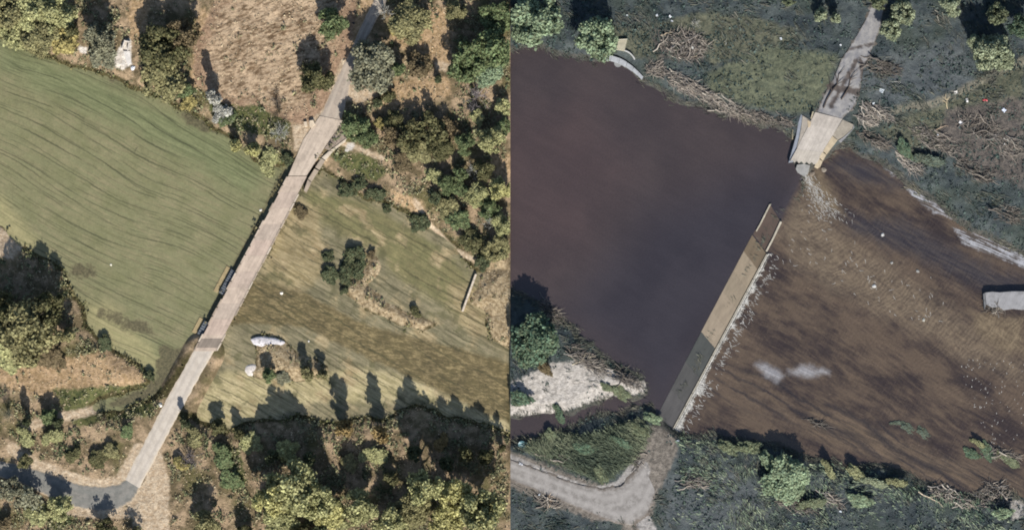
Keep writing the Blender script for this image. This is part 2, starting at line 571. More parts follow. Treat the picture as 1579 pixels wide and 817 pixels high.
# ------------------------------------------------------------------ right ground: flood-scoured
R_LAY = {
    'grass': pol([(1090, 115), (1180, 70), (1290, 85), (1280, 130), (1255, 170), (1225, 175), (1150, 165), (1090, 140)]),
    'olive': pol([(1000, 40), (1080, 20), (1180, 30), (1250, 60), (1180, 75), (1100, 100), (1040, 50)], [(930, 40), (1000, 40), (1020, 90), (980, 90)], [(1350, 200), (1450, 160), (1579, 90), (1579, 200), (1480, 230), (1400, 230)]),
    'sand': lambda x, y: union(sdf(x, y, [(787, 590), (850, 560), (900, 555), (960, 575), (1000, 590), (995, 605), (930, 615), (880, 630), (840, 640), (787, 640)]),
                               sdf(x, y, [(1558, 772), (1579, 770), (1579, 795), (1560, 800)])),
    'mud': lambda x, y: union(sdl(x, y, RTRACK, 27), sdf(x, y, [(985, 660), (1020, 650), (1040, 680), (1018, 740), (1000, 817), (1000, 900), (960, 900), (960, 790), (985, 720)])),
    'track': lambda x, y: union(sdl(x, y, [(700, 698), (787, 718), (850, 745), (915, 768), (960, 757), (985, 725)], 17), sdl(x, y, [(940, 775), (985, 790), (1000, 817), (1000, 900)], 12)),
    'path': lambda x, y: sdl(x, y, [(1579, 95), (1530, 115), (1470, 147), (1440, 160), (1380, 170)], 6),
    'silt': pol([(1300, 115), (1350, 90), (1480, 60), (1500, 130), (1430, 150), (1350, 160)], [(1020, 740), (1130, 720), (1200, 790), (1130, 817), (1020, 817)]),
    'shore': lambda x, y: -np.abs(wr(x, y)) + 1.4,
    'debris': pol([(1460, 170), (1579, 150), (1579, 290), (1500, 260), (1440, 220)], [(1000, 45), (1060, 45), (1095, 70), (1080, 95), (1020, 90)]),
}


def right_ground_mat():
    b = NB('flood_mud', .75, .35)
    n1 = b.noise(4.0, 5, .65); n2 = b.noise(.9, 4, .7); n3 = b.noise(10, 3)
    fine = b.noise(.35, 3, .7)
    fl = b.noise(1.0, 4, .65, vec=b.map(-28, (5, .6, 1)))
    c = b.mix(b.ss(n1, .38, .62), A(38, 51, 56), A(72, 82, 82))  # mud and grass tones with the bluish haze mixed into them
    c = b.mix(b.ss(n3, .48, .66), c, A(52, 64, 58))
    c = b.layer(c, 'silt', A(72, 80, 84), A(96, 102, 104), fl, 3, 2.0, 4, op=.7)
    c = b.layer(c, 'olive', A(70, 76, 60), A(102, 102, 82), n2, 2, 1.0, 3)
    c = b.layer(c, 'grass', A(72, 80, 62), A(106, 110, 86), n2, 1.5, 1.0, 3)
    c = b.layer(c, 'debris', A(66, 62, 60), A(104, 96, 88), n2, 2, 1.0, 3)
    c = b.layer(c, 'path', A(128, 122, 104), A(150, 144, 126), n2, .9, .6, 1.5, op=.75)
    c = b.layer(c, 'shore', A(48, 50, 48), A(80, 78, 70), n2, .9, .5, 1.2)
    c = b.layer(c, 'mud', A(92, 86, 78), A(136, 128, 118), n2, 1.2, .5, 1.6)
    tr = b.noise(1.1, 5, .65)
    c = b.layer(c, 'track', A(142, 138, 134), A(170, 166, 162), tr, .5, .35, 1.0)
    c = b.layer(c, 'sand', A(160, 154, 146), A(198, 192, 184), n2, 1.2, .4, 1.3)
    c = b.mul(c, b.mr(b.noise(1.1, 5, .7), .3, .7, .75, 1.25))
    c = b.mul(c, b.mr(fine, .3, .7, .8, 1.2))
    b.bump(b.m('ADD', fine, n2), .7, .25)
    return b.out(c)


grid('ground.001', xr, ys, HR, right_ground_mat(), R_LAY)

# ------------------------------------------------------------------ right water: brown flood
RW = {
    'down': lambda x, y: weir_side(x, y),
    'sky_warm': pol([(700, 200), (900, 160), (960, 260), (900, 380), (787, 430), (700, 430)]),  # reddish end of the mirrored sky, painted into the water colour
    'deep': pol([(1000, 330), (1180, 260), (1240, 300), (1080, 560), (1020, 640), (960, 560), (880, 480)]),  # dark slate end of the same sky reflection, also painted
    'rapid': pol([(1205, 345), (1240, 290), (1262, 300), (1300, 360), (1360, 400), (1420, 440), (1480, 490), (1579, 560), (1579, 590), (1480, 545), (1400, 505), (1330, 470), (1270, 440), (1215, 395)]),
    'rip': pol([(1215, 330), (1250, 285), (1330, 300), (1470, 370), (1579, 440), (1640, 560), (1640, 700), (1540, 690), (1470, 600), (1380, 520), (1260, 440)]),
    'rapid2': pol([(1500, 480), (1579, 490), (1579, 545), (1540, 540), (1510, 515)], [(1240, 262), (1262, 262), (1285, 300), (1300, 330), (1262, 320), (1240, 290)]),
    'dark': pol([(1300, 330), (1400, 340), (1500, 400), (1579, 430), (1579, 470), (1500, 440), (1400, 390), (1310, 360)], [(1270, 255), (1300, 240), (1345, 255), (1400, 290), (1330, 285)]),
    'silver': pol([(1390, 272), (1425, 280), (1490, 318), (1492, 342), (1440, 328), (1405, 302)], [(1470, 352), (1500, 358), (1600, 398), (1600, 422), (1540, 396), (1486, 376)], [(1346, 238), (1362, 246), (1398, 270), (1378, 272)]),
    'slick': pol([(1168, 560), (1182, 562), (1208, 580), (1200, 588), (1178, 576)], [(1215, 575), (1240, 563), (1278, 574), (1250, 582)]),
    'weed': lambda x, y: union(sdl(x, y, [(1110, 590), (1200, 610), (1270, 645), (1340, 670), (1420, 715), (1540, 740)], 28)),
    'bankbed': lambda x, y: union(sdl(x, y, [(1260, 650), (1340, 680), (1430, 720), (1560, 750)], 22)),
}


def right_water_mat():
    b = NB('flood_water', .22, .5)
    n1 = b.noise(14, 3, .5); fine = b.noise(.4, 4, .75)
    c = b.mix(b.ss(n1, .35, .65), A(66, 58, 58), A(73, 64, 63))
    c = b.layer(c, 'sky_warm', A(82, 66, 64), A(88, 70, 68), n1, 3, 9, 14, op=.4)
    c = b.layer(c, 'deep', A(51, 48, 54), A(57, 54, 60), n1, 3, 9, 14, op=.85)  # dark slate end of the painted sky reflection, not deeper water
    st = b.noise(1.0, 5, .65, vec=b.map(-27, (6, .7, 1)))
    n2 = b.noise(2.2, 5, .7)
    st4 = b.noise(1.0, 5, .7, vec=b.map(-38, (2.6, .6, 1)))
    big = b.noise(1.0, 5, .62, vec=b.map(-30, (11, 5, 1)))
    d = b.mix(b.ss(b.m('MULTIPLY_ADD', big, .6, b.m('MULTIPLY', b.m('ADD', st, st4), .2)), .40, .60), A(57, 48, 45), A(98, 84, 70))
    wm = b.ss(b.attr('weed'), -3.0, 2.5)
    ctr = at(1236, 285)
    vm = b.t.nodes.new('ShaderNodeVectorMath'); vm.operation = 'SUBTRACT'
    b.lk(b.pos, vm.inputs[0]); vm.inputs[1].default_value = (ctr.x, ctr.y, 0)
    wv = b.t.nodes.new('ShaderNodeTexWave'); wv.wave_type = 'RINGS'; wv.rings_direction = 'Z'
    wv.inputs['Scale'].default_value = .30; wv.inputs['Distortion'].default_value = 12
    wv.inputs['Detail'].default_value = 3; wv.inputs['Detail Scale'].default_value = .8; wv.inputs['Detail Roughness'].default_value = .6
    b.lk(vm.outputs[0], wv.inputs['Vector'])
    rm = b.ss(b.attr('rip'), -7, 9)
    ring = b.m('MULTIPLY_ADD', b.m('SUBTRACT', wv.outputs['Fac'], .5), b.mr(rm, 0, 1, .05, .75), .5)
    d = b.layer(d, 'dark', A(54, 50, 54), A(74, 68, 66), st, 3, 2.5, 4)
    d = b.layer(d, 'rapid', A(82, 71, 60), A(136, 121, 100), b.m('MULTIPLY_ADD', ring, .1, b.m('MULTIPLY', b.m('ADD', n2, st4), .45)), 3.5, 3.2, 5, .3, .68, .8)
    d = b.layer(d, 'rapid2', A(92, 80, 64), A(134, 119, 96), b.m('MULTIPLY_ADD', ring, .08, b.m('MULTIPLY', b.m('ADD', n2, st4), .46)), 2, 1.6, 3)
    d = b.layer(d, 'bankbed', A(80, 70, 60), A(114, 98, 80), st, 1.5, 1.5, 3, op=.8)
    ln = b.m('MAXIMUM', b.lines(-27, 4.2, 1.3, .46, 10, 2.2, 1), b.lines(-33, 2.7, .8, .47, 8, 2.0, 4))
    d = b.mix(b.m('MULTIPLY', b.m('MULTIPLY', ln, wm), .75), d, A(40, 38, 42))
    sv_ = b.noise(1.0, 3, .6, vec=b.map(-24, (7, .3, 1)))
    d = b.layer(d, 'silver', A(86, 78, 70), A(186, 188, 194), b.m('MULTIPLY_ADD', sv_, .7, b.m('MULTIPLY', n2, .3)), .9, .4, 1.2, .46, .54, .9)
    d = b.layer(d, 'slick', A(150, 150, 154), A(180, 180, 184), sv_, 1.5, 1.3, 2.2, .35, .65, .8)
    fl = b.m('MULTIPLY', b.ss(b.noise(.7, 4, .7), .62, .72), b.ss(b.noise(8, 2), .42, .62))
    d = b.mix(b.m('MULTIPLY', fl, .22), d, A(150, 136, 116))
    for ang, sp, th, kp, sd, op in ((-31, 2.2, .5, .52, 21, .13), (-42, 2.6, .5, .53, 33, .10)):
        d = b.mix(b.m('MULTIPLY', b.lines(ang, sp, th, kp, 14, 1.6, sd), op), d, A(142, 124, 100))
    f = b.ss(b.attr('down'), .4, 2.2)
    c = b.mix(f, c, d)
    c = b.mul(c, b.mr(fine, .3, .7, .84, 1.16))
    c = b.mul(c, b.mr(b.noise(1.0, 4, .65, vec=b.map(-30, (9, 1.6, 1))), .3, .7, .94, 1.06))
    rip = b.noise(1.0, 2.5, .55, vec=b.map(66, (3.2, .62, 1)), dist=.35)
    h = b.m('ADD', b.m('MULTIPLY', b.m('MULTIPLY', rip, b.mr(b.noise(12, 2), .35, .65, .25, 1.0)), f), b.m('MULTIPLY', st, b.m('MULTIPLY_ADD', wm, .7, .12)))
    h = b.m('MULTIPLY_ADD', b.m('MULTIPLY', ring, f), b.mr(b.noise(7, 3), .42, .6, .05, .34), h)
    h = b.m('MULTIPLY_ADD', fine, .32, h)
    b.bump(h, .55, .24)
    return b.out(c)


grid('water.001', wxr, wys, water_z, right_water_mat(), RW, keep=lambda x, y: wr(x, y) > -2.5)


# ------------------------------------------------------------------ solids
def prism_np(poly, z0, z1, slope=0.0, bev=.05):
    """upright prism over a polygon in photo pixels (seen at height z1); top may tilt"""
    pts = [at(px, py, z1) for px, py in poly]
    n = len(pts)
    a = sum(pts[i].x * pts[(i + 1) % n].y - pts[(i + 1) % n].x * pts[i].y for i in range(n))
    if a < 0: pts.reverse()
    c = sum(pts, Vector()) / n
    top = []
    for p in pts:
        d = (p - c); L = max(d.length, .01)
        top.append(p - d / L * min(bev, L * .3))
    v = [(p.x, p.y, z0) for p in pts] + [(p.x, p.y, z1 - bev + slope * (p.y - c.y)) for p in pts] + [(p.x, p.y, z1 + slope * (p.y - c.y)) for p in top]
    f = []
    for k in range(2):
        for i in range(n):
            j = (i + 1) % n
            f.append((k * n + i, k * n + j, (k + 1) * n + j, (k + 1) * n + i))
    f.append(tuple(range(2 * n, 3 * n)))
    f.append(tuple(range(n - 1, -1, -1)))
    return v, f


def prism(name, poly, z0, z1, mat, parent=None, color=(1, 1, 1), slope=0.0):
    v, f = prism_np(poly, z0, z1, slope, .012 if name in ('deck_slab', 'curved_wall', 'wall_segment') else .05)
    me = bpy.data.meshes.new(name)
    if parent is not None:
        L = parent.location
        v = [(a - L.x, b - L.y, c - L.z) for a, b, c in v]
    me.from_pydata(v, [], f); me.materials.append(mat); me.update()
    return obj(name, me, parent, color)


def ipol(a, b, t):
    return (a[0] + (b[0] - a[0]) * t, a[1] + (b[1] - a[1]) * t)


def resample(pts, n):
    q = np.array(pts, float)
    d = np.r_[0, np.cumsum(np.hypot(*np.diff(q, axis=0).T))]
    t = np.linspace(0, d[-1], n)
    return np.stack([np.interp(t, d, q[:, 0]), np.interp(t, d, q[:, 1])], 1)


def strip(name, Lp, Rp, n, m, mat, hf, dz, ragged=0.25, stain=None):
    a = resample(Lp, n); b = resample(Rp, n)
    v = []; u = []; w = []
    for i in range(n):
        for j in range(m):
            t = j / (m - 1)
            px, py = a[i] * (1 - t) + b[i] * t
            x, y = (px - CX) / S, (CY - py) / S
            if j in (0, m - 1):
                x += ragged * 2 * float(fbm(x, y, 1.4, 3)); y += ragged * float(fbm(x + 50, y, 1.4, 3))
            v.append((x, y)); u.append(t); w.append(i / (n - 1))
    v = np.array(v)
    z = hf(v[:, 0], v[:, 1]) + dz
    edge = np.array([min(t, 1 - t) for t in u])
    z = np.where(edge < 1e-6, z - .12, z)
    i = np.arange(n * m).reshape(n, m)
    f = np.stack([i[:-1, :-1], i[:-1, 1:], i[1:, 1:], i[1:, :-1]], -1).reshape(-1, 4)
    at_ = {'across': u, 'along': w}
    if stain: at_['stain'] = stain(v[:, 0], v[:, 1])
    me = mesh_np(name, np.c_[v, z], f, mat, True, at_)
    return kind(obj(name, me), 'structure')


def road_mat(name, ca, cb, wear, dust, edge_w=.12, stain=None):
    b = NB(name, .9, .2)
    n = b.noise(1.5, 4, .65); fine = b.noise(.25, 3, .7)
    c = b.mix(b.ss(n, .35, .65), ca, cb)
    ac = b.attr('across')
    tr = b.m('ABSOLUTE', b.m('SUBTRACT', b.m('ABSOLUTE', b.m('SUBTRACT', ac, .5)), .2))
    tr = b.m('MULTIPLY_ADD', b.m('SUBTRACT', n, .5), .12, tr)
    c = b.mix(b.m('MULTIPLY', b.m('SUBTRACT', 1.0, b.ss(tr, .02, .11)), .45), c, wear)
    ed = b.m('SUBTRACT', .5, b.m('ABSOLUTE', b.m('SUBTRACT', ac, .5)))
    ed = b.m('MULTIPLY_ADD', b.m('SUBTRACT', b.noise(.9, 4, .7), .5), .3, ed)
    c = b.mix(b.m('SUBTRACT', 1.0, b.ss(ed, .0, edge_w)), c, dust)
    if stain: c = b.layer(c, 'stain', stain[0], stain[1], n, .9, .35, 1.1, op=.9)
    c = b.mul(c, b.mr(fine, .3, .7, .88, 1.1))
    b.bump(fine, .3, .05)
    return b.out(c)


asph = road_mat('old_asphalt', A(164, 153, 141), A(188, 174, 158), A(200, 188, 172), A(200, 180, 152))
conc_road = road_mat('concrete_road', A(196, 186, 172), A(212, 202, 188), A(182, 174, 164), A(216, 200, 176))
asph2 = road_mat('bend_asphalt', A(120, 120, 115), A(146, 143, 136), A(138, 138, 132), A(196, 176, 148))
strip('road', [(590, -30), (572, 10), (552, 50), (539, 84), (532, 95), (515, 130), (491, 183)], [(612, -30), (594, 10), (572, 50), (556, 84), (547, 110), (540, 140), (526, 191)], 120, 11, asph, HL, .07)
strip('road.001', [(302, 534), (250, 628), (193, 738)], [(335, 534), (282, 630), (216, 752)], 90, 13, conc_road, HL, .07)
strip('road.002', [(193, 738), (184, 744), (160, 748), (130, 746), (95, 735), (60, 722), (20, 712), (-60, 700)],
      [(216, 752), (206, 772), (185, 786), (150, 788), (115, 782), (80, 768), (40, 748), (0, 735), (-60, 725)], 110, 11, asph2, HL, .075)

rroad = road_mat('muddy_road', A(128, 128, 132), A(164, 162, 160), A(152, 150, 148), A(96, 90, 82), .12, (A(62, 56, 54), A(92, 82, 76)))
strip('road.003', [(1350, -20), (1338, 22), (1312, 67), (1294, 93), (1282, 123), (1269, 143), (1258, 172)], [(1376, -20), (1360, 26), (1356, 50), (1342, 83), (1331, 110), (1328, 135), (1322, 162), (1299, 184)], 110, 31, rroad, HR, .08, 1.6,
      lambda x, y: union(sdl(x, y, [(1320, 95), (1280, 165)], 3.5), sdl(x, y, [(1278, 134), (1336, 146)], 5.5), sdl(x, y, [(1296, 80), (1345, 68)], 2), sdl(x, y, [(1326, 95), (1335, 140)], 4)))

dirt = road_mat('dirt_track', A(136, 132, 128), A(164, 160, 156), A(176, 172, 168), A(112, 104, 96), .16)
strip('road.004', [(787.6, 706), (830, 722), (880, 741), (927, 751), (955, 745), (972, 730), (988, 708)],
      [(787.6, 741), (847, 765), (907, 790), (945, 806), (975, 812), (1000, 795), (1012, 760)], 110, 25, dirt, HR, .09, 1.2)

# ------------------------------------------------------------------ the intact crossing (left)
BZ = 1.32
bridge = empty('bridge', at(385, 405, 0))
tag(bridge, 'long intact single lane concrete bridge crossing the green river', 'bridge')
TL, TR, BLp, BRp = (444, 272), (473, 272), (300, 541), (333, 541)
PINK = [A(204, 186, 168), A(198, 180, 164), A(208, 190, 172), A(194, 178, 162), A(202, 182, 166)]


def deck_mat():
    b = NB('bridge_concrete', .88, .2)
    oi = b.t.nodes.new('ShaderNodeObjectInfo')
    v = b.mr(b.noise(1.6, 4, .65), .3, .7, .85, 1.1)
    tr = b.noise(1.0, 4, .65, vec=b.map(62.5, (14, .55, 1)))
    v = b.m('MULTIPLY', v, b.mr(tr, .3, .7, .82, 1.1))
    v = b.m('MULTIPLY', v, b.mr(b.noise(.25, 3, .7), .3, .7, .88, 1.1))
    v = b.m('MULTIPLY', v, b.mr(b.noise(2.6, 5, .7), .52, .66, 1.0, .78))
    b.bump(b.noise(.2, 3), .3, .05)
    return b.out(b.mul(oi.outputs['Color'], v))


M['deck'] = deck_mat()
ND = 11
for i in range(ND):
    t0, t1 = i / ND + .0001, (i + 1) / ND - .0001
    prism('deck_slab', [ipol(TL, BLp, t0), ipol(TR, BRp, t0), ipol(TR, BRp, t1), ipol(TL, BLp, t1)], BZ - .45, BZ + .008 * (i % 3), M['deck'], bridge, PINK[i % 5])
prism('joint_strip', [(303, 536), (335, 536), (343, 522), (310, 522)], BZ - .2, BZ + .05, M['deck'], bridge, A(150, 138, 126))
# upper end of the crossing, wider, with its side apron
prism('deck_slab', [(444.5, 271), (472.5, 271), (500, 228), (529, 186), (493, 179), (468, 215)], BZ - .5, BZ + .04, M['deck'], bridge, A(206, 190, 172))
prism('apron', [(529.6, 186.5), (536, 212), (508, 232), (500.5, 229)], BZ - .5, BZ - .02, M['deck'], bridge, A(172, 156, 142))
for k, q in enumerate([[(535, 213), (532, 219), (514, 233), (509, 232)], [(508, 232.6), (513.5, 233.6), (502, 247), (496, 243)], [(495.5, 244), (501, 247.6), (492, 262), (486, 258)],
                       [(485, 260), (491, 263), (480, 280), (475, 276)], [(474.6, 277), (479.6, 281), (472, 297), (468.5, 294)]]):
    prism('kerb_block', q, -.4, BZ + .14 - .03 * k, M['concrete'], bridge, [A(214, 200, 178), A(218, 204, 184), A(176, 162, 144), A(186, 170, 150), A(180, 164, 146)][k])
for side, (a, b) in enumerate([(TL, BLp), (TR, BRp)]):
    o = -1 if side == 0 else 1
    NK = 20
    for i in range(NK):
        t0, t1 = i / NK + .002, (i + 1) / NK - .003
        if random.random() < .1: continue
        p0, p1 = ipol(a, b, t0), ipol(a, b, t1)
        w = 1.6 + random.random() * .8
        prism('kerb', [(p0[0] + .1 * o, p0[1]), (p0[0] + o * w, p0[1] + .3 * o), (p1[0] + o * w, p1[1] + .3 * o), (p1[0] + .1 * o, p1[1])], .3, BZ + .10 + random.random() * .05, M['concrete'], bridge,
              A(*random.choice([(206, 190, 172), (192, 176, 158), (214, 200, 182), (180, 164, 146)])))
prism('dam_wall', [(446, 273), (471, 273), (331, 540), (302, 540)], -1.4, BZ - .5, M['concrete'], bridge, A(140, 130, 114))
ux, uy = -0.4717, 0.8818        # along the bridge in pixels (down-left)


def along(c, l, w):
    nx, ny = -uy, ux
    return [(c[0] - ux * l / 2 - nx * w / 2, c[1] - uy * l / 2 - ny * w / 2), (c[0] - ux * l / 2 + nx * w / 2, c[1] - uy * l / 2 + ny * w / 2),
            (c[0] + ux * l / 2 + nx * w / 2, c[1] + uy * l / 2 + ny * w / 2), (c[0] + ux * l / 2 - nx * w / 2, c[1] + uy * l / 2 - ny * w / 2)]


for c_, l_ in (((351, 435), 42), ((313.5, 506), 24)):
    half = l_ / 2 if l_ > 30 else l_
    cs = [-.25, .25] if l_ > 30 else [0]
    for s_ in cs:
        cc = (c_[0] + ux * l_ * s_, c_[1] + uy * l_ * s_)
        g = prism('sluice_grate', along(cc, half - 1.2, 9), -.6, .75, M['concrete'], bridge, A(112, 118, 124))
        for q in range(5):
            t = (q - 2) * (half - 3) / 5
            bcc = (cc[0] + ux * t, cc[1] + uy * t)
            prism('grate_bar', along(bcc, 1.1, 8), .74, .84, M['concrete'], bridge, A(86, 92, 100)).parent = bridge
    prism('sluice_apron', along((c_[0] - 8.5, c_[1] - 4.4), l_ + 2, 7), -.8, .16, M['concrete'], bridge, A(172, 154, 116))

# concrete pieces beside it
for k, (q, h, lab) in enumerate([([(468, 188), (473, 187), (474, 195), (470, 196)], .6, 'smaller cream concrete block left of the upper bridge end'),
                                ([(477, 186), (483, 185), (486, 192), (480, 198), (477, 194)], .8, 'larger cream concrete block touching the left kerb of the road')]):
    z = gp(*q[0]).z
    o = prism('concrete_block', q, z - .3, z + h, M['concrete'], None, A(226, 208, 182)); tag(o, lab, 'concrete block', 'concrete blocks beside the upper bridge end')
wallo = empty('concrete_wall', gp(722, 452)); tag(wallo, 'thin straight white concrete wall standing in the shallow river', 'wall')
NW = 6
for i in range(NW):
    a = ipol((734, 422), (713, 480), i / NW + .004); b2 = ipol((734, 422), (713, 480), (i + 1) / NW - .004)
    prism('wall_segment', [(a[0] - 1.5, a[1]), (a[0] + 1.5, a[1] + .6), (b2[0] + 1.5, b2[1] + .6), (b2[0] - 1.5, b2[1])], -1.2, .35 + .05 * (i % 2), M['concrete'], wallo, A(222, 208, 188))
# the little intake by the far bank (left)
itl = empty('water_intake', gp(190, 85)); tag(itl, 'small pale concrete water intake with a round basin on the far bank', 'water intake')


def ring(name, c, r0, r1, z0, z1, a0, a1, n, mat, parent, color):
    L = parent.location if parent else Vector()
    v = []; f = []
    for i in range(n + 1):
        a = math.radians(a0 + (a1 - a0) * i / n)
        for (r, z) in ((r0, z0), (r1, z0), (r1, z1), (r0, z1)):
            p = at(c[0] + r * math.cos(a), c[1] - r * math.sin(a), z)
            v.append((p.x - L.x, p.y - L.y, p.z - L.z))
    for i in range(n):
        for k in range(4):
            f.append((i * 4 + k, i * 4 + (k + 1) % 4, i * 4 + 4 + (k + 1) % 4, i * 4 + 4 + k))
    if abs(a1 - a0) < 359:
        f += [(3, 2, 1, 0), (n * 4, n * 4 + 1, n * 4 + 2, n * 4 + 3)]
    me = bpy.data.meshes.new(name); me.from_pydata(v, [], f); me.materials.append(mat); me.update()
    return obj(name, me, parent, color)


zi = gp(190, 85).z
ring('basin_floor', (185, 100), .05, 8, -.5, .35, 0, 360, 24, M['concrete'], itl, A(198, 184, 168))
ring('basin_rim', (185, 100), 8.05, 9.2, -.5, .7, 0, 360, 24, M['concrete'], itl, A(224, 214, 200))
for q in ([(191, 62), (200, 64), (199, 66), (191, 64)], [(198.2, 66), (200, 66), (198, 78), (196, 78)], [(191, 64.4), (192.6, 64.4), (189, 76), (187, 76)]):
    prism('frame_wall', q, zi - .6, zi + .9, M['concrete'], itl, A(232, 224, 214))
prism('chute', [(190, 79), (200, 79), (203, 98), (197, 102), (193, 90)], -.3, zi + .25, M['concrete'], itl, A(232, 228, 222))

# pale islands in the shallows below the bridge
def lens(name, c, rx, ry, ang, z0, h, mat, color, label, cat):
    n = 28
    v = []; f = []
    p0 = at(*c, z0)
    for k, (s_, hz) in enumerate(((1, -.9), (.93, .0), (.6, .7), (.02, 1))):
        for i in range(n):
            a = 2 * math.pi * i / n
            r = s_ * (1 + .05 * math.sin(3 * a + 1) + .03 * math.sin(7 * a))
            x, y = rx / S * r * math.cos(a), ry / S * r * math.sin(a)
            ca, sa = math.cos(ang), math.sin(ang)
            v.append((x * ca - y * sa, x * sa + y * ca, h * hz))
    for k in range(3):
        for i in range(n):
            f.append((k * n + i, k * n + (i + 1) % n, (k + 1) * n + (i + 1) % n, (k + 1) * n + i))
    me = bpy.data.meshes.new(name); me.from_pydata(v, [], f); me.materials.append(mat); me.update()
    for pl in me.polygons: pl.use_smooth = True
    o = obj(name, me, None, color); o.location = gp(*c) + Vector((0, 0, .04))
    return tag(o, label, cat, 'pale slabs in the shallows')


lens('pale_rock', (412, 527), 26, 8, -.08, -.5, .16, M['stone'], A(226, 222, 224), 'long lens shaped whitish rock in the shallows below the intact bridge', 'rock')
lens('pale_rock', (388, 570), 11, 9.5, .4, -.5, .18, M['stone'], A(228, 220, 212), 'small squarish whitish rock beside a dark bush in the shallows', 'rock')

# ------------------------------------------------------------------ the broken crossing (right)
bb = empty('broken_bridge', gp(1262, 215)); tag(bb, 'broken off pale concrete bridge end jutting over the brown flood', 'broken bridge')
Z2 = 1.45
jag = [(1218, 249), (1222, 247), (1225, 251), (1229, 248), (1232, 252), (1236, 249), (1240, 253), (1244, 249.5), (1248, 253.5), (1252, 250), (1255, 254), (1259.5, 252)]
ND2 = 4
dl, dr_ = [(1257, 173), (1219, 249)], [(1299, 183.5), (1259.5, 252)]
for i in range(ND2):
    a0, a1 = ipol(*dl, i / ND2 + .0004), ipol(*dl, (i + 1) / ND2 - .0004)
    b0, b1 = ipol(*dr_, i / ND2 + .0004), ipol(*dr_, (i + 1) / ND2 - .0004)
    q = [a0, b0, b1, a1] if i < ND2 - 1 else [a0, b0] + jag[::-1]
    prism('deck_slab', q, Z2 - .5, Z2 + .01 * (i % 2), M['deck'], bb, [A(190, 182, 172), A(198, 190, 180), A(202, 194, 184), A(196, 188, 176)][i])
prism('wing_wall', [(1235, 177), (1237, 177.5), (1236, 191), (1232, 213), (1223, 250), (1216, 251), (1227, 212), (1231, 189)], -.9, Z2 - .3, M['concrete'], bb, A(150, 156, 166))
prism('wing_deck', [(1237.4, 178), (1250, 186), (1249, 197), (1240, 212), (1227.5, 231), (1223.4, 249.6), (1232.4, 213), (1236.4, 191)], -.6, Z2 - .1, M['deck'], bb, A(176, 168, 156))
prism('bank_seat', [(1245, 185), (1251, 188), (1249.4, 196), (1246, 197)], Z2 - .5, Z2 + .05, M['concrete'], bb, A(204, 186, 158))
prism('apron', [(1299.6, 184.5), (1316, 192), (1314, 199), (1300, 211), (1292, 216), (1284, 209)], -.5, Z2 - .12, M['concrete'], bb, A(166, 158, 144))
prism('wing_wall', [(1316.5, 192), (1317.5, 197), (1308, 208), (1297, 220), (1293, 217), (1301, 211.4), (1315, 199)], -.9, Z2 - .3, M['concrete'], bb, A(150, 150, 152))
prism('side_beam', [(1283.6, 209.6), (1291.5, 216.4), (1275, 238), (1269, 233)], -.4, Z2 + .05, M['concrete'], bb, A(198, 182, 154))
prism('side_beam', [(1268, 234.2), (1274.2, 239), (1269, 248), (1263, 243)], -.4, Z2 + .02, M['concrete'], bb, A(204, 188, 160))
prism('side_beam', [(1262.4, 244.2), (1268.5, 249), (1265, 257), (1261, 260), (1256, 257), (1258, 250)], -.4, Z2 - .02, M['concrete'], bb, A(202, 186, 158))
fs = prism('fallen_slab', [(1229, 254), (1240, 252.5), (1249, 255), (1246, 268), (1240, 272), (1230, 266), (1227, 260)], -1.0, .75, M['concrete'], None, A(150, 150, 148), slope=.12)
tag(fs, 'grey fallen slab hanging off the snapped end of the broken bridge', 'concrete slab')
pst = prism('mooring_post', [(1221.4, 200), (1223.4, 200), (1222.6, 215), (1221, 215)], -.9, .8, M['wood'], None, A(170, 160, 136))
tag(pst, 'thin pale upright post against the left wing wall of the broken bridge', 'post')
pst = prism('marker_post', [(1253, 172), (1255, 172.4), (1251.5, 183), (1250, 182.5)], .4, 2.2, M['wood'], None, A(196, 184, 156))
tag(pst, 'thin pale leaning post left of the broken bridge deck', 'post')

# drowned lower crossing
dw = empty('drowned_crossing', at(1105, 500, 0)); tag(dw, 'long drowned bridge deck with water spilling over its right edge', 'weir')


def wet_mat():
    b = NB('wet_concrete', .35, .45)
    oi = b.t.nodes.new('ShaderNodeObjectInfo')
    st = b.noise(1.0, 4, .6, vec=b.map(62, (4, 1.2, 1)))
    v = b.mr(st, .3, .7, .8, 1.12)
    v = b.m('MULTIPLY', v, b.mr(b.noise(.3, 3, .7), .3, .7, .93, 1.06))
    return b.out(b.mul(oi.outputs['Color'], v))


M['wet'] = wet_mat()
WL0, WL1, WR0, WR1 = (1160, 362), (1013, 641), (1181, 390), (1034, 664)
tone = [(118, 104, 84), (154, 140, 119), (149, 136, 116), (156, 142, 122), (160, 146, 126), (78, 80, 76), (84, 83, 80), (88, 86, 84)]
cuts = [0, .09, .2, .31, .42, .535, .70, .85, 1]
for i in range(8):
    t0, t1 = cuts[i] + .0001, cuts[i + 1] - .0001
    a, b2, c2, d2 = ipol(WL0, WL1, t0), ipol(WR0, WR1, t0), ipol(WR0, WR1, t1), ipol(WL0, WL1, t1)
    prism('deck_slab', [a, b2, c2, d2], -.9, .07 + .008 * (i % 2), M['wet'], dw, A(*tone[i]))
prism('sunken_slab', [(1188, 316), (1204, 342), (1181.6, 388), (1161, 361)], -.9, -.03 + .05, M['wet'], dw, A(92, 78, 68))
prism('edge_beam', [(1186.5, 315), (1189.5, 314), (1174, 345), (1167, 357), (1165.5, 356), (1172, 344)], -.6, .35, M['concrete'], dw, A(190, 182, 164))
prism('edge_beam', [(1203, 341), (1206, 342), (1192, 371), (1183, 388), (1180.6, 387), (1190, 369)], -.6, .35, M['concrete'], dw, A(196, 188, 170))
NE = 14
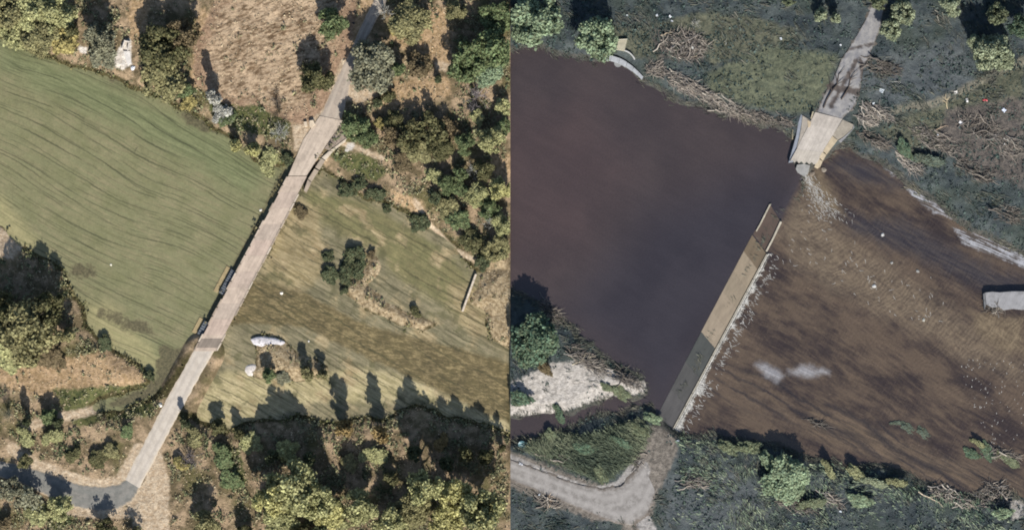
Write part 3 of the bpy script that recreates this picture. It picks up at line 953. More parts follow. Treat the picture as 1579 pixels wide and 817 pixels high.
for i in range(NE):
    a = ipol((1182, 391), (1035.5, 664), i / NE + .001); b2 = ipol((1182, 391), (1035.5, 664), (i + 1) / NE - .001)
    prism('edge_kerb', [(a[0], a[1]), (a[0] + 2.0, a[1] + .8), (b2[0] + 2.0, b2[1] + .8), (b2[0], b2[1])], -.9, .17 + .02 * random.random(), M['concrete'], dw, A(176, 170, 156))
# torn slab at the right
ts = empty('torn_slab', at(1548, 463, 0)); tag(ts, 'big pale tilted concrete slab stranded in the flood at the right', 'concrete slab')
prism('slab', [(1519, 451), (1530, 449.6), (1541, 450.6), (1560, 449), (1600, 449), (1600, 476), (1575, 477.5), (1562, 476), (1548, 478), (1540, 473), (1530, 474), (1521, 469)], -1.0, .75, M['deck'], ts, A(160, 160, 162))
prism('broken_edge', [(1516, 453), (1518.6, 451), (1520.6, 470), (1518, 478)], -1.0, .45, M['concrete'], ts, A(120, 122, 124))
# intake (right)
itr = empty('water_intake', gp(958, 85)); tag(itr, 'curved white concrete water intake with square platform on the flooded bank', 'water intake')
zi = gp(958, 75).z
prism('platform', [(953, 63), (967, 62), (963, 79), (950, 77)], zi - .8, zi + .5, M['concrete'], itr, A(188, 182, 160))
prism('platform_rim', [(953, 61), (967.6, 60), (967, 61.8), (953, 62.6)], zi - .8, zi + .75, M['concrete'], itr, A(210, 204, 184))
cw = [(928, 91), (943, 91), (956, 95), (967, 101), (977, 108), (985, 115), (992, 122)]
for i in range(len(cw) - 1):
    a, b2 = cw[i], cw[i + 1]
    w = (8, 8, 8, 7, 6, 5)[i]
    prism('curved_wall', [(a[0] + .2, a[1] - w / 2 - 1), (b2[0] - .1, b2[1] - w / 2 - 1), (b2[0] - .1 - 2, b2[1] + w / 2 - 1), (a[0] + .2 - 2, a[1] + w / 2 - 1)], -1, .85 + .03 * (i % 2), M['concrete'], itr, A(176, 180, 184))
ring('arc_wall', (958, 100), 21, 23, zi - .6, zi + .4, 20, 80, 10, M['concrete'], itr, A(206, 206, 202))
ring('basin_floor', (953, 98), .05, 6, -1, .2, 0, 360, 18, M['concrete'], itr, A(150, 152, 152))


# ------------------------------------------------------------------ plants: prototypes
def quads(cen, nrm, size, asp, rng):
    n = len(cen)
    r = rng.normal(size=(n, 3))
    u = np.cross(nrm, r); u /= np.linalg.norm(u, axis=1)[:, None] + 1e-9
    w = np.cross(nrm, u)
    a = (size * asp)[:, None] * u; b = size[:, None] * w
    v = np.stack([cen - a - b * .6, cen + a * .35 - b, cen + a + b * .6, cen - a * .35 + b], 1).reshape(-1, 3)
    f = np.arange(4 * n).reshape(n, 4)
    return v, f


def crown_mesh(name, kind_, seed):
    rng = np.random.default_rng(seed)
    cen = []; nr = []; sz = []
    if kind_ == 'broad': nl, nleaf, lr, ls = 44, 330, (.16, .34), .050
    elif kind_ == 'bush': nl, nleaf, lr, ls = 20, 230, (.2, .38), .072
    elif kind_ == 'tall': nl, nleaf, lr, ls = 42, 190, (.14, .32), .066
    else: nl, nleaf, lr, ls = 30, 70, (.22, .36), .07          # loose
    for k in range(nl):
        d = rng.normal(size=3); d /= np.linalg.norm(d)
        rad = rng.random() ** .45 * (.82 if kind_ != 'tall' else .75)
        c = d * rad
        if kind_ == 'tall': c[2] = rng.uniform(-.85, .85); c[:2] *= (1 - abs(c[2]) * .55)
        if c[2] < -.55 and kind_ == 'broad': c[2] *= .6
        R = rng.uniform(*lr)
        if kind_ == 'tall': R *= (1 - .35 * abs(c[2]))
        n = int(nleaf * (R / .35) ** 1.5)
        dd = rng.normal(size=(n, 3)); dd /= np.linalg.norm(dd, axis=1)[:, None]
        rr = R * (rng.random(n) ** .3) * (1 + .25 * rng.normal(size=n) * .6)
        cen.append(c + dd * rr[:, None] * np.array([1, 1, .85]))
        q = dd + rng.normal(size=(n, 3)) * .75
        nr.append(q / (np.linalg.norm(q, axis=1)[:, None] + 1e-9))
        sz.append(ls * rng.uniform(.55, 1.3, n))
    cen = np.concatenate(cen); nr = np.concatenate(nr); sz = np.concatenate(sz)
    v, f = quads(cen, nr, sz, rng.uniform(.7, 1.3, len(sz)), rng)
    return mesh_np(name, v, f, M['leaf'])


def tube(pts, rad, n=5):
    """tapered tube through points; returns v,f"""
    pts = np.array(pts, float); v = []; f = []
    for i, p in enumerate(pts):
        d = pts[min(i + 1, len(pts) - 1)] - pts[max(i - 1, 0)]
        d /= np.linalg.norm(d) + 1e-9
        a = np.cross(d, [0, 0, 1.0]) if abs(d[2]) < .9 else np.cross(d, [1.0, 0, 0])
        a /= np.linalg.norm(a); b = np.cross(d, a)
        for k in range(n):
            t = 2 * math.pi * k / n
            v.append(p + rad[i] * (a * math.cos(t) + b * math.sin(t)))
    for i in range(len(pts) - 1):
        for k in range(n):
            f.append((i * n + k, i * n + (k + 1) % n, (i + 1) * n + (k + 1) % n, (i + 1) * n + k))
    return v, f


def join(parts):
    V = []; F = []; o = 0
    for v, f in parts:
        V += list(v); F += [tuple(i + o for i in q) for q in f]; o += len(v)
    return np.array(V), np.array(F)


def trunk_mesh(seed):
    r = random.Random(seed)
    parts = [tube([(0, 0, -.08), (.02, .01, .12), (.01, -.02, .35), (.03, 0, .6), (0, .02, .85)], [.05, .036, .03, .02, .006])]
    for k in range(6):
        a = k * 1.05 + r.random(); z0 = .25 + .07 * k
        L = .36 - .03 * k
        parts.append(tube([(0.01, 0, z0), (math.cos(a) * L * .5, math.sin(a) * L * .5, z0 + .1), (math.cos(a) * L, math.sin(a) * L, z0 + .24)], [.018, .011, .004], 4))
    V, F = join(parts)
    return mesh_np('trunk', V, F, M['bark'], True)


def twig_mesh(seed, spread=1.0, n=26):
    """a leafless crown: branching thin stems"""
    r = random.Random(seed); parts = []
    for k in range(n):
        a = r.random() * 6.28; t = r.uniform(.15, 1.0) * spread
        e = np.array([math.cos(a) * t, math.sin(a) * t, r.uniform(.55, 1.0) * (1.1 - .35 * t)])
        m = e * .5 + np.array([r.uniform(-.1, .1), r.uniform(-.1, .1), .08])
        parts.append(tube([(0, 0, 0), m, e], [.022, .014, .006], 3))
        for q in range(5):
            s = r.uniform(.4, .95); p = m + (e - m) * s
            d = np.array([r.uniform(-.28, .28), r.uniform(-.28, .28), r.uniform(.0, .25)])
            parts.append(tube([p, p + d * .6, p + d], [.009, .007, .004], 3))
    V, F = join(parts)
    return mesh_np('branches', V, F, M['bark'])


def branch_mesh(seed):
    """a crooked branch lying along x, length 1"""
    r = random.Random(seed); parts = []
    pts = [(x / 5 - .5, r.uniform(-.05, .05), r.uniform(0, .03)) for x in range(6)]
    parts.append(tube(pts, [.018, .017, .015, .012, .009, .004], 5))
    for k in range(r.randint(1, 4)):
        b = pts[r.randint(2, 4)]; sg = r.choice((-1, 1)); L = r.uniform(.12, .3)
        parts.append(tube([b, (b[0] + L * .6, b[1] + sg * L * .4, b[2] + .03), (b[0] + L, b[1] + sg * L * .75, b[2] + .05)], [.010, .007, .003], 4))
    V, F = join(parts)
    return mesh_np('branch', V, F, M['wood'], True)


CR = {'broad': [crown_mesh('crown', 'broad', s) for s in (11, 12, 13, 14)], 'bush': [crown_mesh('crown', 'bush', s) for s in (21, 22, 23)],
      'tall': [crown_mesh('crown', 'tall', s) for s in (31, 32)], 'loose': [crown_mesh('crown', 'loose', s) for s in (41, 42)]}
TRK = [trunk_mesh(s) for s in (1, 2, 3)]
TWG = [twig_mesh(s) for s in (5, 6, 7)]
BRN = [branch_mesh(s) for s in range(50, 56)]


def clip_seam(o, keep_left):
    """trim a crown that grows across the cut between the two pieces of land"""
    M4 = Matrix.LocRotScale(o.location, o.rotation_euler, o.scale)
    M4 = Matrix.Translation(o.parent.location) @ M4
    me = o.data
    v = np.empty(len(me.vertices) * 3, np.float32); me.vertices.foreach_get('co', v); v = v.reshape(-1, 3)
    k = len(me.polygons[0].vertices)
    f = np.empty(len(me.polygons) * k, np.int32); me.loops.foreach_get('vertex_index', f); f = f.reshape(-1, k)
    m = np.array(M4)
    x = v @ m[0, :3] + m[0, 3]
    ok = (x[f] < SEAM - .02).all(1) if keep_left else (x[f] > SEAM + .02).all(1)
    if ok.all(): return
    f = f[ok]; used = np.unique(f); re = np.full(len(v), -1); re[used] = np.arange(len(used))
    o.data = mesh_np('crown', v[used], re[f], me.materials[0])


G = {  # leaf colours
    'yg': (.245, .25, .12), 'ygb': (.31, .30, .13), 'olive': (.17, .163, .08), 'gray': (.150, .155, .108), 'pale': (.30, .30, .27), 'dark': (.046, .064, .034),
    'green': (.085, .120, .055), 'brown': (.105, .082, .048), 'yellow': (.25, .215, .085), 'orange': (.20, .145, .065), 'dolive': (.075, .078, .036),
    'rg': (.150, .205, .130), 'rgd': (.060, .105, .070), 'rpale': (.20, .235, .155), 'rol': (.105, .130, .080), 'rblue': (.060, .085, .070), 'ry': (.19, .20, .11)}


def plant(kd, px, py, r, h, col, label, group, cat=None, name=None):
    """kd: broad / bush / tall / loose / bare. px,py: crown centre in photo pixels, r in pixels, h metres"""
    left = px < 787
    if left and kd in ('broad', 'loose', 'tall'): r *= 1.12
    if left and kd == 'bush': r *= 1.2
    R = r / S
    if kd in ('broad', 'loose'): ch = min(h * .46, R * 1.2)
    elif kd == 'tall': ch = h * .46
    else: ch = h * .5
    zc_rel = h - ch
    g0 = gp(px, py).z
    c = at(px, py, g0 + zc_rel)
    g = HH(c.x, c.y)
    g = max(g, float(water_z(c.x, c.y)) - .5)
    nm = name or {'broad': 'broadleaf_tree', 'bush': 'bush', 'tall': 'slender_tree', 'loose': 'thin_tree', 'bare': 'bare_bush'}[kd]
    root = empty(nm, (c.x, c.y, g), random.random() * 0)
    tag(root, label, cat or ('tree' if kd in ('broad', 'tall', 'loose') else 'bush'), group)
    tint = G[col] if isinstance(col, str) else col
    j = random.uniform(.92, 1.08)
    tint = tuple(min(.8, t * j) for t in tint)
    if kd == 'bare':
        b = obj('branches', random.choice(TWG), root, tint)
        b.scale = (R, R, h); b.rotation_euler = (0, 0, random.random() * 6.28)
        tr = obj('stem', TRK[0], root, (.12, .10, .08)); tr.scale = (h * .7, h * .7, h * .5); tr.rotation_euler = (0, 0, random.random() * 6)
        return root
    cr = obj('crown', random.choice(CR[kd]), root, tint)
    cr.scale = (R * random.uniform(.95, 1.08), R * random.uniform(.95, 1.08), ch)
    cr.location = (0, 0, zc_rel); cr.rotation_euler = (0, 0, random.random() * 6.28)
    if not left and kd == 'bush':                      # swept over by the flood
        cr.scale = (R * 1.45, R * .8, ch * .9); cr.rotation_euler = (0, 0, math.radians(-35) + random.gauss(0, .4))
    if abs(c.x - SEAM) < R * 1.4: clip_seam(cr, left)
    tr = obj('trunk', random.choice(TRK), root, (.13, .11, .09))
    tr.scale = (h * .8, h * .8, h * .92); tr.rotation_euler = (0, 0, random.random() * 6.28)
    return root


GT = 'trees growing around the intact bridge'; GB = 'bushes growing around the intact bridge'
LEFT = [
    # top left belt along the far bank
    ('broad', 14, 20, 26, 6, 'olive', 'olive tree in the top left corner above the green river'),
    ('broad', 50, 18, 28, 6, 'yg', 'yellow green tree, second along the top from the upper left corner'),
    ('broad', 88, 24, 28, 6.5, 'yg', 'widest pale tree of the upper left belt beside the dirt lane'),
    ('loose', 18, 54, 22, 4, 'yg', 'low yellowish tree overhanging the green water at the left edge'),
    ('broad', 62, 58, 26, 5, 'olive', 'olive tree on the far bank in front of the upper left belt'),
    ('bush', 100, 62, 22, 3.5, 'yellow', 'straw coloured bush at the waterside below the upper left belt'),
    ('tall', 112, 48, 12, 6, 'dolive', 'dark narrow tree at the right end of the upper left belt'),
    ('broad', 155, 56, 24, 8, 'gray', 'grey green tree left of the small concrete water intake, with a long shadow'),
    ('bush', 158, 84, 20, 3, 'gray', 'grey waterside bush just left of the round basin'),
    ('broad', 250, 78, 36, 9, 'dolive', 'big brownish tree right of the small concrete water intake'),
    ('broad', 285, 50, 24, 9, 'brown', 'dark brown tree behind the big brownish one on the far bank'),
    ('broad', 250, 122, 34, 6, 'olive', 'wide olive tree leaning over the bank below the big brownish one'),
    ('bush', 285, 138, 15, 3, 'green', 'green waterside bush below the wide olive tree'),
    ('bush', 292, 160, 13, 2.2, 'yellow', 'small straw coloured bush at the waters edge left of the pale poplar'),
    ('tall', 328, 150, 15, 8, 'pale', 'whitish slender poplar at the corner of the dry field throwing a dark shadow'),
    ('bush', 345, 176, 15, 2.2, 'pale', 'whitish low bush at the foot of the slender poplar'),
    ('bush', 352, 184, 12, 2, 'green', 'bright green low bush between the poplar and the bank'),
    ('tall', 364, 225, 12, 5.2, 'ygb', 'left one of two yellow saplings on the bank near the bridge'),
    ('tall', 389, 232, 14, 5.6, 'ygb', 'right one of two yellow saplings on the bank near the bridge'),
    ('bush', 412, 250, 18, 2.4, 'yg', 'low yellow green bush between the saplings and the bridge end'),
    ('bush', 442, 246, 11, 2.4, 'dark', 'dark green bush touching the left kerb of the bridge end'),
    ('bare', 432, 205, 20, 3.2, 'pale', 'silvery leafless bush left of the upper bridge end'),
    ('bare', 430, 172, 14, 4.5, 'brown', 'thin brown leafless tree at the foot of the dry field'),
    # above the road head
    ('broad', 513, 36, 25, 6.5, 'green', 'round green tree at the top of the dry field'),
    ('broad', 487, 122, 27, 7.5, 'dolive', 'round dark olive tree left of the grey road'),
    ('broad', 573, 102, 35, 8.5, 'gray', 'grey green tree overhanging the right side of the grey road'),
    ('bare', 592, 18, 17, 6, 'pale', 'pale leafless tree at the top end of the dirt track'),
    ('broad', 632, 36, 29, 5, 'olive', 'olive brown tree at the top right of the dirt track'),
    ('bush', 608, 48, 8, 2, 'yellow', 'tiny yellow bush beside the olive brown tree on the track'),
    ('tall', 615, 106, 14, 5, 'green', 'dark green tree right of the grey green roadside tree'),
    ('bush', 648, 102, 18, 4.2, 'brown', 'brown bush alone on the dry clearing above the bridge'),
    ('tall', 675, 122, 8, 3.5, 'dark', 'small dark tree beside the bare sandy patch'),
    ('broad', 722, 92, 31, 9, 'green', 'left crown of the big green clump at the upper right of the dry land'),
    ('broad', 764, 78, 32, 9, 'green', 'middle crown of the big green clump next to the flooded land'),
    ('broad', 752, 110, 22, 6, 'rg', 'lower pale green crown of the big green clump'),
    ('broad', 768, 25, 24, 6, 'green', 'green tree above the big green clump at the top'),
    ('broad', 702, 18, 17, 4, 'olive', 'olive bush like tree left of the top green clump'),
    ('broad', 548, 197, 22, 5, 'green', 'dark green tree beside the right kerb of the upper bridge end'),
    ('broad', 566, 213, 15, 4, 'green', 'smaller green tree below the dark roadside one'),
    ('tall', 600, 148, 13, 4, 'dolive', 'dark olive tree in the clearing behind the roadside tree'),
    ('bush', 583, 158, 7, 2.2, 'dark', 'tiny dark bush in the sandy clearing right of the road'),
    ('bush', 586, 190, 9, 2.5, 'yellow', 'yellow bush right of the dark green roadside tree'),
    ('loose', 607, 212, 17, 5, 'brown', 'leftmost brown thin tree of the scrub right of the bridge end'),
    ('loose', 634, 212, 22, 6, 'dolive', 'middle dark thin tree of the scrub right of the bridge end'),
    ('loose', 664, 200, 24, 6, 'dolive', 'tallest olive thin tree of the scrub right of the bridge end'),
    ('loose', 690, 200, 17, 4, 'brown', 'rightmost brown thin tree of the scrub right of the bridge end'),
    ('bush', 645, 236, 22, 2.6, 'olive', 'broad olive brown bush below the dark scrub'),
    ('bush', 620, 250, 18, 2.2, 'brown', 'low brown bush on the bank above the shallow river'),
    ('bare', 735, 148, 27, 4, (.17, .15, .15), 'purple grey leafless thicket below the big green clump'),
    ('bush', 737, 180, 13, 3, 'yg', 'yellow green bush below the purple grey thicket'),
    ('broad', 758, 216, 22, 6.5, 'yg', 'yellow green tree with a wide dark shadow near the flooded land'),
    ('bush', 776, 165, 13, 4, 'yg', 'leafy yellow green bush at the border of the flooded land'),
    ('bush', 778, 195, 12, 4, 'green', 'green bush at the border below the leafy yellow green one'),
    ('tall', 708, 268, 14, 4.5, 'green', 'dark green tree at the head of the sandy river path'),
    ('bush', 668, 272, 14, 2.6, 'yg', 'yellowish bush left of the tree by the sandy river path'),
    ('bare', 728, 262, 16, 3.5, 'pale', 'pale grey leafless bush right of the tree by the river path'),
    ('broad', 772, 292, 19, 6.5, 'ygb', 'yellow tree beside the bare tan patch near the border'),
    ('broad', 735, 300, 18, 4.5, 'yg', 'pale yellow tree in the riverside thicket'),
    ('bush', 712, 292, 14, 3, 'green', 'green bush beside the pale yellow riverside tree'),
    ('bush', 670, 305, 11, 2.6, 'dark', 'dark round bush where the sandy river path narrows'),
    ('bush', 692, 318, 16, 2.6, 'olive', 'olive bush on the inner side of the sandy river path'),
    ('bush', 708, 342, 18, 2.8, 'green', 'mottled green bush in the middle of the riverside thicket'),
    ('bare', 752, 340, 17, 3.5, 'pale', 'whitish leafless bush in the riverside thicket'),
    ('broad', 776, 345, 18, 5, 'yg', 'yellow green tree at the border right of the whitish bush'),
    ('bush', 728, 372, 17, 2.8, 'dolive', 'dark olive bush near the lower end of the sandy river path'),
    ('broad', 766, 382, 20, 4.5, 'olive', 'olive tree at the border above the tan gravel'),
    ('bush', 744, 404, 12, 2.6, 'dark', 'dark bush at the top end of the thin white wall'),
    # bushes around the shallows
    ('bush', 535, 292, 14, 2.2, 'dark', 'left dark bush of the clump at the head of the shallows'),
    ('bush', 555, 284, 10, 2, 'dark', 'small dark bush, upper one of the clump at the head of the shallows'),
    ('bush', 578, 298, 14, 2.2, 'dark', 'right dark bush of the clump at the head of the shallows'),
    ('bush', 596, 322, 7, 1.4, 'dark', 'tiny dark bush on the shore right of the clump of the shallows'),
    ('bush', 648, 342, 14, 2.2, 'dark', 'dark round bush on the shore at the sandy river path'),
    ('bush', 462, 328, 12, 1.6, 'brown', 'brown bush growing against the right side of the bridge'),
    ('bush', 508, 424, 13, 2.2, 'dark', 'lower left dark bush on the island in the shallows'),
    ('bush', 505, 396, 9, 1.8, 'dark', 'small upper left dark bush on the island in the shallows'),
    ('bush', 532, 424, 15, 2.4, 'dark', 'lower middle dark bush on the island in the shallows'),
    ('bush', 546, 396, 17, 2.6, 'dark', 'largest dark bush, at the top of the island in the shallows'),
    ('bush', 552, 415, 13, 2.2, 'dark', 'right dark bush facing the gravel of the island'),
    ('bush', 530, 448, 6, 1.4, 'dark', 'tiny dark bush at the lower tip of the island'),
    ('bush', 572, 392, 8, 1.6, 'brown', 'brown bush on the gravel right of the island bushes'),
    ('bush', 640, 482, 8, 1.6, 'dolive', 'lone dark bush at the far tip of the long gravel bar'),
    ('tall', 415, 580, 14, 4.5, 'green', 'dark green tree on the gravel beside the small squarish rock'),
    ('tall', 472, 576, 14, 4.2, 'olive', 'olive tree on the gravel right of the long pale rock'),
    ('tall', 496, 578, 11, 4.2, 'olive', 'narrow olive tree at the right tip of the gravel below the pale rock'),
    ('bush', 435, 582, 11, 1.6, 'gray', 'grey green low bush between the two gravel trees'),
    # left bank clump
    ('broad', 38, 512, 44, 12, 'olive', 'biggest round tree on the left bank of the green river'),
    ('tall', 100, 518, 17, 8, 'olive', 'tall narrow olive tree right of the biggest bank tree'),
    ('bush', 75, 545, 26, 2.2, 'brown', 'brown scrub bush below the biggest bank tree'),
    ('bush', 18, 545, 26, 3, 'yg', 'yellow green bush at the left edge below the biggest bank tree'),
    ('bush', 160, 530, 13, 1.4, 'dark', 'low dark bush hugging the left shore'),
    ('bush', 232, 578, 9, 2, 'dark', 'dark bush at the tip of the left shore near the bridge'),
    # lower left
    ('bare', 12, 640, 17, 5, 'gray', 'grey leafless tree at the left edge above the pale creek sand'),
    ('tall', 42, 652, 9, 6.5, 'dark', 'very narrow dark tree by the pale creek sand'),
    ('tall', 76, 640, 16, 4, 'green', 'blue green sapling by the pale creek sand'),
    ('tall', 90, 650, 10, 4.5, 'dark', 'narrow dark tree right of the blue green sapling'),
    ('bare', 160, 645, 9, 4, 'brown', 'thin leafless tree beside the dark creek'),
    ('bush', 40, 672, 14, 2, 'yg', 'left yellow green bush below the pale creek sand'),
    ('bush', 80, 672, 14, 2, 'yg', 'right yellow green bush below the pale creek sand'),
    ('bush', 40, 712, 13, 2.6, 'dolive', 'dark bush above the left end of the curved road'),
    ('bush', 115, 700, 13, 1.8, 'dolive', 'left dark bush in the corner inside the road bend'),
    ('bush', 150, 708, 14, 1.8, 'dolive', 'middle dark bush in the corner inside the road bend'),
    ('bush', 172, 694, 14, 1.8, 'olive', 'upper right olive bush in the corner inside the road bend'),
    ('bush', 195, 665, 12, 1.5, 'green', 'green bush near the pale road inside the bend'),
    ('broad', 92, 782, 21, 5.5, 'yg', 'yellow green tree below the road whose dark shadow crosses the bend'),
    ('loose', 42, 768, 22, 5, 'gray', 'greyish thin tree below the left end of the curved road'),
    ('loose', 15, 752, 18, 5, 'gray', 'greyish thin tree at the left edge below the curved road'),
    ('bush', 60, 792, 18, 2.4, 'yg', 'low bright bush left of the tree below the road'),
    ('loose', 162, 812, 16, 5.5, 'dolive', 'thin dark tree under the middle of the road bend'),
    ('loose', 208, 826, 15, 4.5, 'dolive', 'thin dark tree at the foot of the sandy verge'),
    ('bush', 8, 806, 12, 3, 'brown', 'brown bush in the bottom left corner'),
    # right of the road, lower middle
    ('tall', 284, 652, 10, 4.5, 'dark', 'narrow dark tree at the right kerb where the road leaves the river'),
    ('bush', 300, 672, 15, 2.4, 'olive', 'olive bush right of the narrow kerb tree'),
    ('tall', 336, 660, 16, 4.5, 'dolive', 'dark tree on the near bank right of the road'),
    ('tall', 366, 668, 11, 4, 'dolive', 'narrow dark tree on the near bank next to the yellow scrub'),
    ('bare', 292, 706, 22, 3.5, (.15, .13, .13), 'purple grey leafless bush right of the pale road'),
    ('bush', 278, 716, 11, 2.2, 'yellow', 'yellow bush among the purple grey twigs'),
    ('bush', 345, 702, 18, 2, 'green', 'green bush left of the narrow ditch'),
    ('bush', 356, 738, 18, 2, 'green', 'green bush at the lower end of the narrow ditch'),
    ('bush', 385, 682, 16, 2.4, 'yg', 'yellow green bush right of the narrow ditch'),
    ('broad', 318, 808, 22, 7, 'olive', 'olive tree at the bottom edge right of the sandy verge'),
    ('broad', 376, 822, 14, 5, 'dolive', 'dark tree at the bottom edge left of the big yellow grove'),
    ('broad', 450, 752, 40, 15, 'yg', 'largest yellow green tree of the grove with a huge dark shadow'),
    ('broad', 418, 770, 26, 13, 'ygb', 'yellow tree at the lower left of the largest grove tree'),
    ('broad', 486, 770, 28, 13, 'yg', 'yellow green tree at the lower right of the largest grove tree'),
    ('bush', 441, 696, 17, 3, 'ygb', 'bright yellow bush standing inside the huge dark shadow'),
    ('tall', 530, 662, 17, 9, 'orange', 'left one of two rusty saplings at the near shore'),
    ('tall', 588, 670, 18, 9.5, 'orange', 'right one of two rusty saplings at the near shore'),
    ('broad', 556, 782, 28, 11, 'yg', 'yellow green grove tree in the gap with its own pointed shadow'),
    ('tall', 604, 738, 14, 4.5, 'dolive', 'dark olive sapling between the grove trees'),
    ('broad', 655, 752, 28, 17, 'yg', 'yellow green grove tree left of the wide shadow mass'),
    ('broad', 700, 765, 27, 15, 'ygb', 'bright grove tree in the middle of the wide shadow mass'),
    ('broad', 744, 792, 34, 18, 'yg', 'big yellow green grove tree in the lower right of the dry land'),
    ('bush', 682, 682, 12, 3, 'orange', 'rusty bush sticking out of the wide shadow mass'),
    ('tall', 716, 700, 16, 9, 'dolive', 'tall dark tree on the near shore right of the rusty bush'),
    ('tall', 750, 702, 16, 8, 'dolive', 'dark pointed tree on the near shore close to the border'),
    ('tall', 774, 690, 8, 5, 'dolive', 'narrow dark tree on the near shore at the border'),
    ('bush', 620, 795, 24, 3, 'olive', 'olive bush at the bottom between the grove trees'),
    ('bush', 520, 808, 18, 3, 'yg', 'yellow green bush at the bottom between two grove trees'),
    ('broad', 462, 832, 20, 6, 'dolive', 'dark tree at the bottom edge under the largest grove tree'),
    ('broad', 492, 830, 17, 6, 'dark', 'very dark tree at the bottom edge right of the dark one'),
    ('broad', 600, 808, 26, 8, 'yg', 'yellow green tree at the bottom edge between the gap tree and the shadow mass'),
    ('broad', 690, 804, 26, 8, 'ygb', 'bright yellow green tree at the bottom edge under the wide shadow mass'),
    ('broad', 432, 800, 24, 6, 'yg', 'low pale tree at the bottom left foot of the yellow grove'),
    ('broad', 508, 790, 22, 7, 'ygb', 'yellow tree at the bottom of the grove between its two largest crowns'),
    ('broad', 640, 782, 22, 8, 'olive', 'olive crowned tree in the middle of the bottom grove'),
    ('broad', 680, 228, 18, 4.5, 'dolive', 'dark olive tree between the brown scrub and the yellow green tree with a wide shadow'),
    ('broad', 716, 222, 17, 4.5, 'green', 'green tree just left of the yellow green one with a wide dark shadow'),
    ('broad', 746, 262, 17, 5, 'dolive', 'dark olive tree above the bare tan patch near the border'),
    ('broad', 690, 285, 14, 4, 'green', 'deep green tree in the bend between the yellowish bush and the riverside thicket'),
    ('broad', 752, 322, 16, 4.5, 'green', 'deep green tree above the whitish leafless bush of the thicket'),
    ('broad', 606, 185, 15, 4, 'dolive', 'dark olive tree standing behind the leftmost brown thin tree'),
    ('broad', 72, 478, 26, 10, 'dolive', 'dark olive tree right behind the biggest round bank tree'),
    ('broad', 8, 478, 24, 10, 'dolive', 'dark olive tree at the left edge behind the biggest round bank tree'),
    ('tall', 418, 705, 14, 8, 'dark', 'tall dark tree on the left flank of the huge grove shadow'),
    ('tall', 478, 708, 14, 8, 'dark', 'tall dark tree on the right flank of the huge grove shadow'),
    ('tall', 640, 700, 15, 8, 'dark', 'tall dark tree at the left end of the wide shadow mass'),
    ('tall', 690, 716, 15, 8, 'dark', 'tall dark tree in the middle of the wide shadow mass'),
    ('bush', 540, 712, 14, 2, 'olive', 'olive bush between the rusty saplings and the grove'),
    ('bush', 575, 700, 18, 1.8, 'yg', 'yellow green bush below the right rusty sapling'),
]
for (kd, px, py, r, h, col, lab) in LEFT:
    plant(kd, px, py, r, h, col, lab, GT if kd in ('broad', 'tall', 'loose') else GB)

